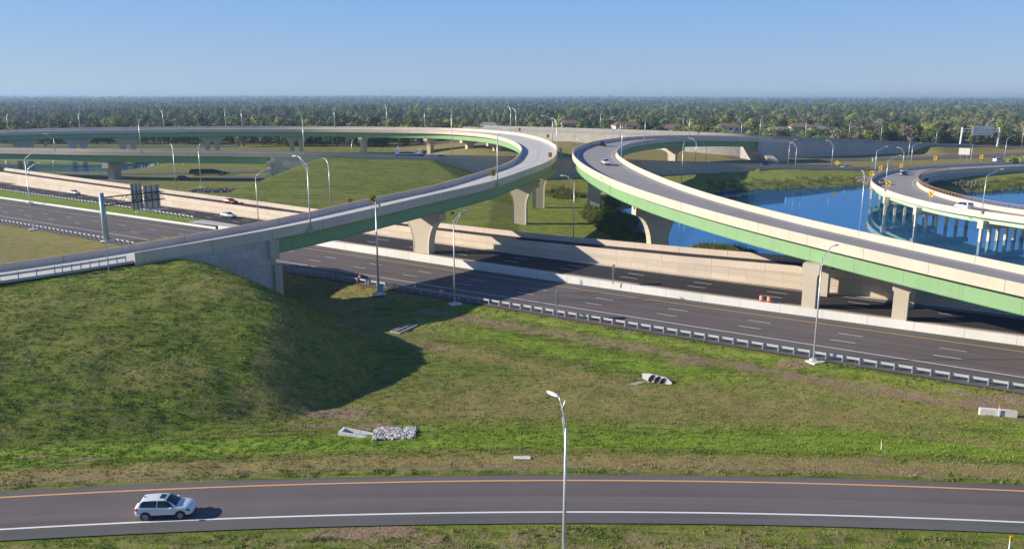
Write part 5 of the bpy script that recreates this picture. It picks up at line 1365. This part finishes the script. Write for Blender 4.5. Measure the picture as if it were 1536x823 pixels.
# single trees near the right edge
for px, py, z, s, j, lab in ((1518, 250, 1.0, .62, 0, 'rounded green tree at the end of the curved pond ramp'), (1536, 248, 1.0, .55, 3, 'yellow green tree at the right edge beside the curved ramp')):
    q = S(px, py, z); o = copy_tree(protos[j]); o.location = q-Vector((0, 0, 2.6)); o.scale = (s*1.15, s*1.15, s); o['label'] = lab
    if 'group' in o: del o['group']
rest = [(x, y, rr.uniform(.75, 1.15), pick(x, proj(x, y, 10)[0])) for _, x, y in cand[296:]]
Yr = 560.0
bare_n = lambda x, y: float(vnoise(np.array([x]), np.array([y]), 160, 9)[0])
while Yr < 11000:
    sp = 9.0+Yr*.0052; sc0 = 1.0+max(0, Yr-900)*.00028
    n_ = int(2*.95*Yr/sp)
    for k in range(n_):
        x = -.95*Yr+sp*k+rr.uniform(-.45, .45)*sp; y = Yr+rr.uniform(-.5, .5)*sp
        yl = float(yf(x))+27 if x > -44 else (438 if x > -150 else 456)
        if abs(x) < .735*y and y-yl < 62: continue
        if y < yl+5: continue
        if any(abs(x-hx) < 9 and -30 < y-hy < 9 for hx, hy in houses): continue
        if vnoise(np.array([x]), np.array([y]), 75, 4)[0] > .80 and Yr > 700: continue
        b = bare_n(x, y); j = rr.choices(range(7), [1.5, 1.9, 1.7, .9, 2.4 if b > .6 else .2, .6, 2.0 if b > .6 else .35])[0]
        rest.append((x, y, sc0*rr.uniform(.55, 1.2)*(.85+.35*float(vnoise(np.array([x]), np.array([y]), 240, 6)[0])), j))
    Yr += 13+Yr*.017
def gn_scatter(name, pts, sources, label, mat=None, zf=None, jitter=None):
    """points (x, y, z, scale, kind) instanced with geometry nodes"""
    me = bpy.data.meshes.new(name); me.from_pydata([p[:3] for p in pts], [], [])
    a = me.attributes.new('sc', 'FLOAT', 'POINT'); a.data.foreach_set('value', [p[3] for p in pts])
    a = me.attributes.new('rz', 'FLOAT', 'POINT'); a.data.foreach_set('value', [random.uniform(0, 6.28) for p in pts])
    a = me.attributes.new('kd', 'INT', 'POINT'); a.data.foreach_set('value', [int(p[4]) for p in pts])
    o = bpy.data.objects.new(name, me); col.objects.link(o); tag(o, label, None, None, 'stuff')
    g = bpy.data.node_groups.new(name, 'GeometryNodeTree'); g.interface.new_socket('Geometry', in_out='INPUT', socket_type='NodeSocketGeometry'); g.interface.new_socket('Geometry', in_out='OUTPUT', socket_type='NodeSocketGeometry')
    gi = g.nodes.new('NodeGroupInput'); go = g.nodes.new('NodeGroupOutput'); jn = g.nodes.new('GeometryNodeJoinGeometry')
    def attr(n_, t):
        q = g.nodes.new('GeometryNodeInputNamedAttribute'); q.data_type = t; q.inputs[0].default_value = n_; return q.outputs[0]
    cx = g.nodes.new('ShaderNodeCombineXYZ'); g.links.new(attr('rz', 'FLOAT'), cx.inputs[2]); kd = attr('kd', 'INT'); sc1 = attr('sc', 'FLOAT')
    for k, src in enumerate(sources):
        oi = g.nodes.new('GeometryNodeObjectInfo'); oi.inputs[0].default_value = src; oi.inputs['As Instance'].default_value = True
        cp = g.nodes.new('FunctionNodeCompare'); cp.data_type = 'INT'; cp.operation = 'EQUAL'
        ins = [i_ for i_ in cp.inputs if i_.type == 'INT']; g.links.new(kd, ins[0]); ins[1].default_value = k
        iop = g.nodes.new('GeometryNodeInstanceOnPoints'); g.links.new(gi.outputs[0], iop.inputs['Points']); g.links.new(cp.outputs[0], iop.inputs['Selection'])
        g.links.new(oi.outputs['Geometry'], iop.inputs['Instance']); g.links.new(cx.outputs[0], iop.inputs['Rotation']); g.links.new(sc1, iop.inputs['Scale'])
        g.links.new(iop.outputs[0], jn.inputs[0])
    g.links.new(jn.outputs[0], go.inputs[0])
    m = o.modifiers.new('scatter', 'NODES'); m.node_group = g
    return o
crowns = [next(c for c in p.children if c.name.startswith('crown')) for p in protos]
zz_ = T(np.array([p[0] for p in rest]), np.array([p[1] for p in rest]))
gn_scatter('woodland', [(p[0], p[1], z-.5-1.5*(p[2])+max(0, (p[1]-2500)/5000)*16*float(vnoise(np.array([p[0]]), np.array([p[1]]), 1400, 8)[0]), p[2], p[3]) for p, z in zip(rest, zz_)], crowns, 'far woods stretching to the horizon behind the interchange')

# distant buildings on the horizon
for px, Yd, w_, h_, lab, mat in ((914, 7000, 22, 55, 'thin dark tower on the horizon above the right flyover', 'roof_gray'), (330, 6500, 90, 30, 'pale low building on the horizon at left', 'stucco_white'), (350, 6700, 60, 28, 'second pale low building on the horizon at left, right of the first', 'stucco_white'), (1015, 9000, 120, 42, 'pale building on the horizon above the right flyover', 'stucco_white'),
                            (434, 2200, 3.2, 26, 'small white steeple above the woods at left', 'stucco_white')):
    p = at_depth(px, 148, Yd); r = empty('building', (p.x, p.y, 0), 0, label=lab, cat='building'); mb = MB(); mb.box((0, 0, h_/2), (w_, w_*.5, h_)); mb.build('wall', mat, r)
    mb = MB(); mb.box((0, 0, h_+.8), (w_*1.02, w_*.52, 1.6)); mb.build('roof', 'roof_gray', r)

# ------------------------------------------------------------------ grass tufts, reeds
def tuft(name, mat, n_, h, spread, w_, seed):
    rr = random.Random(seed); V = []; F = []
    for _ in range(n_):
        a = rr.uniform(0, 6.28); d = rr.uniform(0, spread); x, y = math.cos(a)*d, math.sin(a)*d; b = len(V); hh = h*rr.uniform(.5, 1.1); lx, ly = rr.uniform(-.5, .5)*hh, rr.uniform(-.5, .5)*hh
        a2 = rr.uniform(0, 3.14); cx, cy = math.cos(a2)*w_, math.sin(a2)*w_
        V += [(x-cx, y-cy, -.05), (x+cx, y+cy, -.05), (x+lx*.5+cx*.7, y+ly*.5+cy*.7, hh*.6), (x+lx*.5-cx*.7, y+ly*.5-cy*.7, hh*.6), (x+lx, y+ly, hh)]
        F += [(b, b+1, b+2, b+3), (b+3, b+2, b+4)]
    me = bpy.data.meshes.new(name); me.from_pydata(V, [], F); me.materials.append(MATS[mat]); o = bpy.data.objects.new(name, me); return o
leaves('tuft_green', (.135, .19, .03), (.26, .30, .055), (.17, .21, .045))
leaves('tuft_lush', (.16, .25, .03), (.28, .36, .06), (.19, .27, .04))
leaves('tuft_dry', (.27, .22, .085), (.42, .35, .16), (.26, .21, .09))
srcs = [tuft('tuft_a', 'tuft_green', 12, .12, .30, .022, 1), tuft('tuft_b', 'tuft_lush', 13, .13, .30, .024, 2), tuft('tuft_c', 'tuft_dry', 11, .09, .30, .02, 3)]
Xg = []; rs = np.random.RandomState(2)
NP = 95000
tx = rs.uniform(-78, 66, NP); ty = rs.uniform(40, 150, NP)
s_ = (tx-OX)*HD.x+(ty-OY)*HD.y; n_ = (tx-OX)*HN.x+(ty-OY)*HN.y
ok = (np.abs(ty-(fg_c(tx)-.2)) > 3.95) & (n_ < ip(RAIL, s_)-.25) & (np.abs(tx/ty) < .80)
dA, _ = dist_poly(tx, ty, [tuple(A.pt(i, 6, 0)) for i in range(0, iA_abut, 3)]); ok &= dA > 6.7
zr2, zg2, zb2 = zones(tx, ty); dn = vnoise(tx, ty, 1.7, 21)+.5*vnoise(tx, ty, .6, 22)
ok &= (dn > .35+.65*np.clip(zb2, 0, 1)); ok &= rs.rand(NP) < np.clip(1.25-ty/160, .3, 1)
tx, ty = tx[ok], ty[ok]; zr2, zg2 = zr2[ok], zg2[ok]; tz = T(tx, ty)+rough(tx, ty)
mixn = vnoise(tx, ty, 2.3, 30)*.5+rs.rand(len(tx))*.5
kd = np.where(zg2+(mixn-.5)*1.0 > .52, 1, np.where(zr2+(mixn-.5)*1.1 > .52, 2, 0))
gn_scatter('grass', [(a, b, c, float(e), int(k)) for a, b, c, e, k in zip(tx, ty, tz, rs.uniform(.6, 1.35, len(tx)), kd)], srcs, 'rough grass tufts covering the near banks and swale')
rsrc = [tuft('reed_a', 'reeds', 30, 1.7, .9, .045, 5), tuft('reed_b', 'tuft_green', 26, 1.1, .9, .06, 6)]
rp = []
def reedpatch(poly, n_, z, smin=.6, smax=1.2):
    P = [G(x, y, z) for x, y in poly]; xs_ = [p.x for p in P]; ys_ = [p.y for p in P]; k = 0
    while k < n_:
        x, y = random.uniform(min(xs_), max(xs_)), random.uniform(min(ys_), max(ys_))
        if poly_sd(np.array([x]), np.array([y]), [(p.x, p.y) for p in P])[0] < 0: rp.append((x, y, max(Tz(x, y), WZ), random.uniform(smin, smax), random.randint(0, 1))); k += 1
reedpatch([(868,322),(930,318),(960,330),(945,345),(1000,362),(930,362),(895,345)], 420, -1.2)
reedpatch([(1035,372),(1065,368),(1120,376),(1135,384),(1050,382)], 150, -1.5)
reedpatch([(818,284),(845,280),(880,292),(835,296)], 90, 0, .8, 1.4)
reedpatch([(1060,280),(1180,276),(1290,272),(1290,278),(1180,283),(1060,288)], 220, -1.2, .5, 1.0)
reedpatch([(1440,284),(1536,272),(1560,278),(1480,288)], 160, -1.2, .5, 1.1)
reedpatch([(880,318),(892,300),(920,296),(930,312)], 90, -.8, .8, 1.6)
gn_scatter('reeds', rp, rsrc, 'reeds and tall weeds along the pond edges')
p = GT(458, 636)

# ------------------------------------------------------------------ haze
mt = bpy.data.materials.new('haze'); mt.use_nodes = True; hn = mt.node_tree; hn.nodes.clear()
out = hn.nodes.new('ShaderNodeOutputMaterial'); pv = hn.nodes.new('ShaderNodeVolumePrincipled'); hn.links.new(pv.outputs[0], out.inputs['Volume'])
pv.inputs['Color'].default_value = (.50, .74, 1.0, 1); pv.inputs['Density'].default_value = 1.5e-4; pv.inputs['Anisotropy'].default_value = .2
mb = MB(); mb.box((0, 6800, 30), (31000, 15400, 76)); MATS['haze'] = mt
mb.build('haze', 'haze', kind='stuff', label='thin blue haze over the far woods')
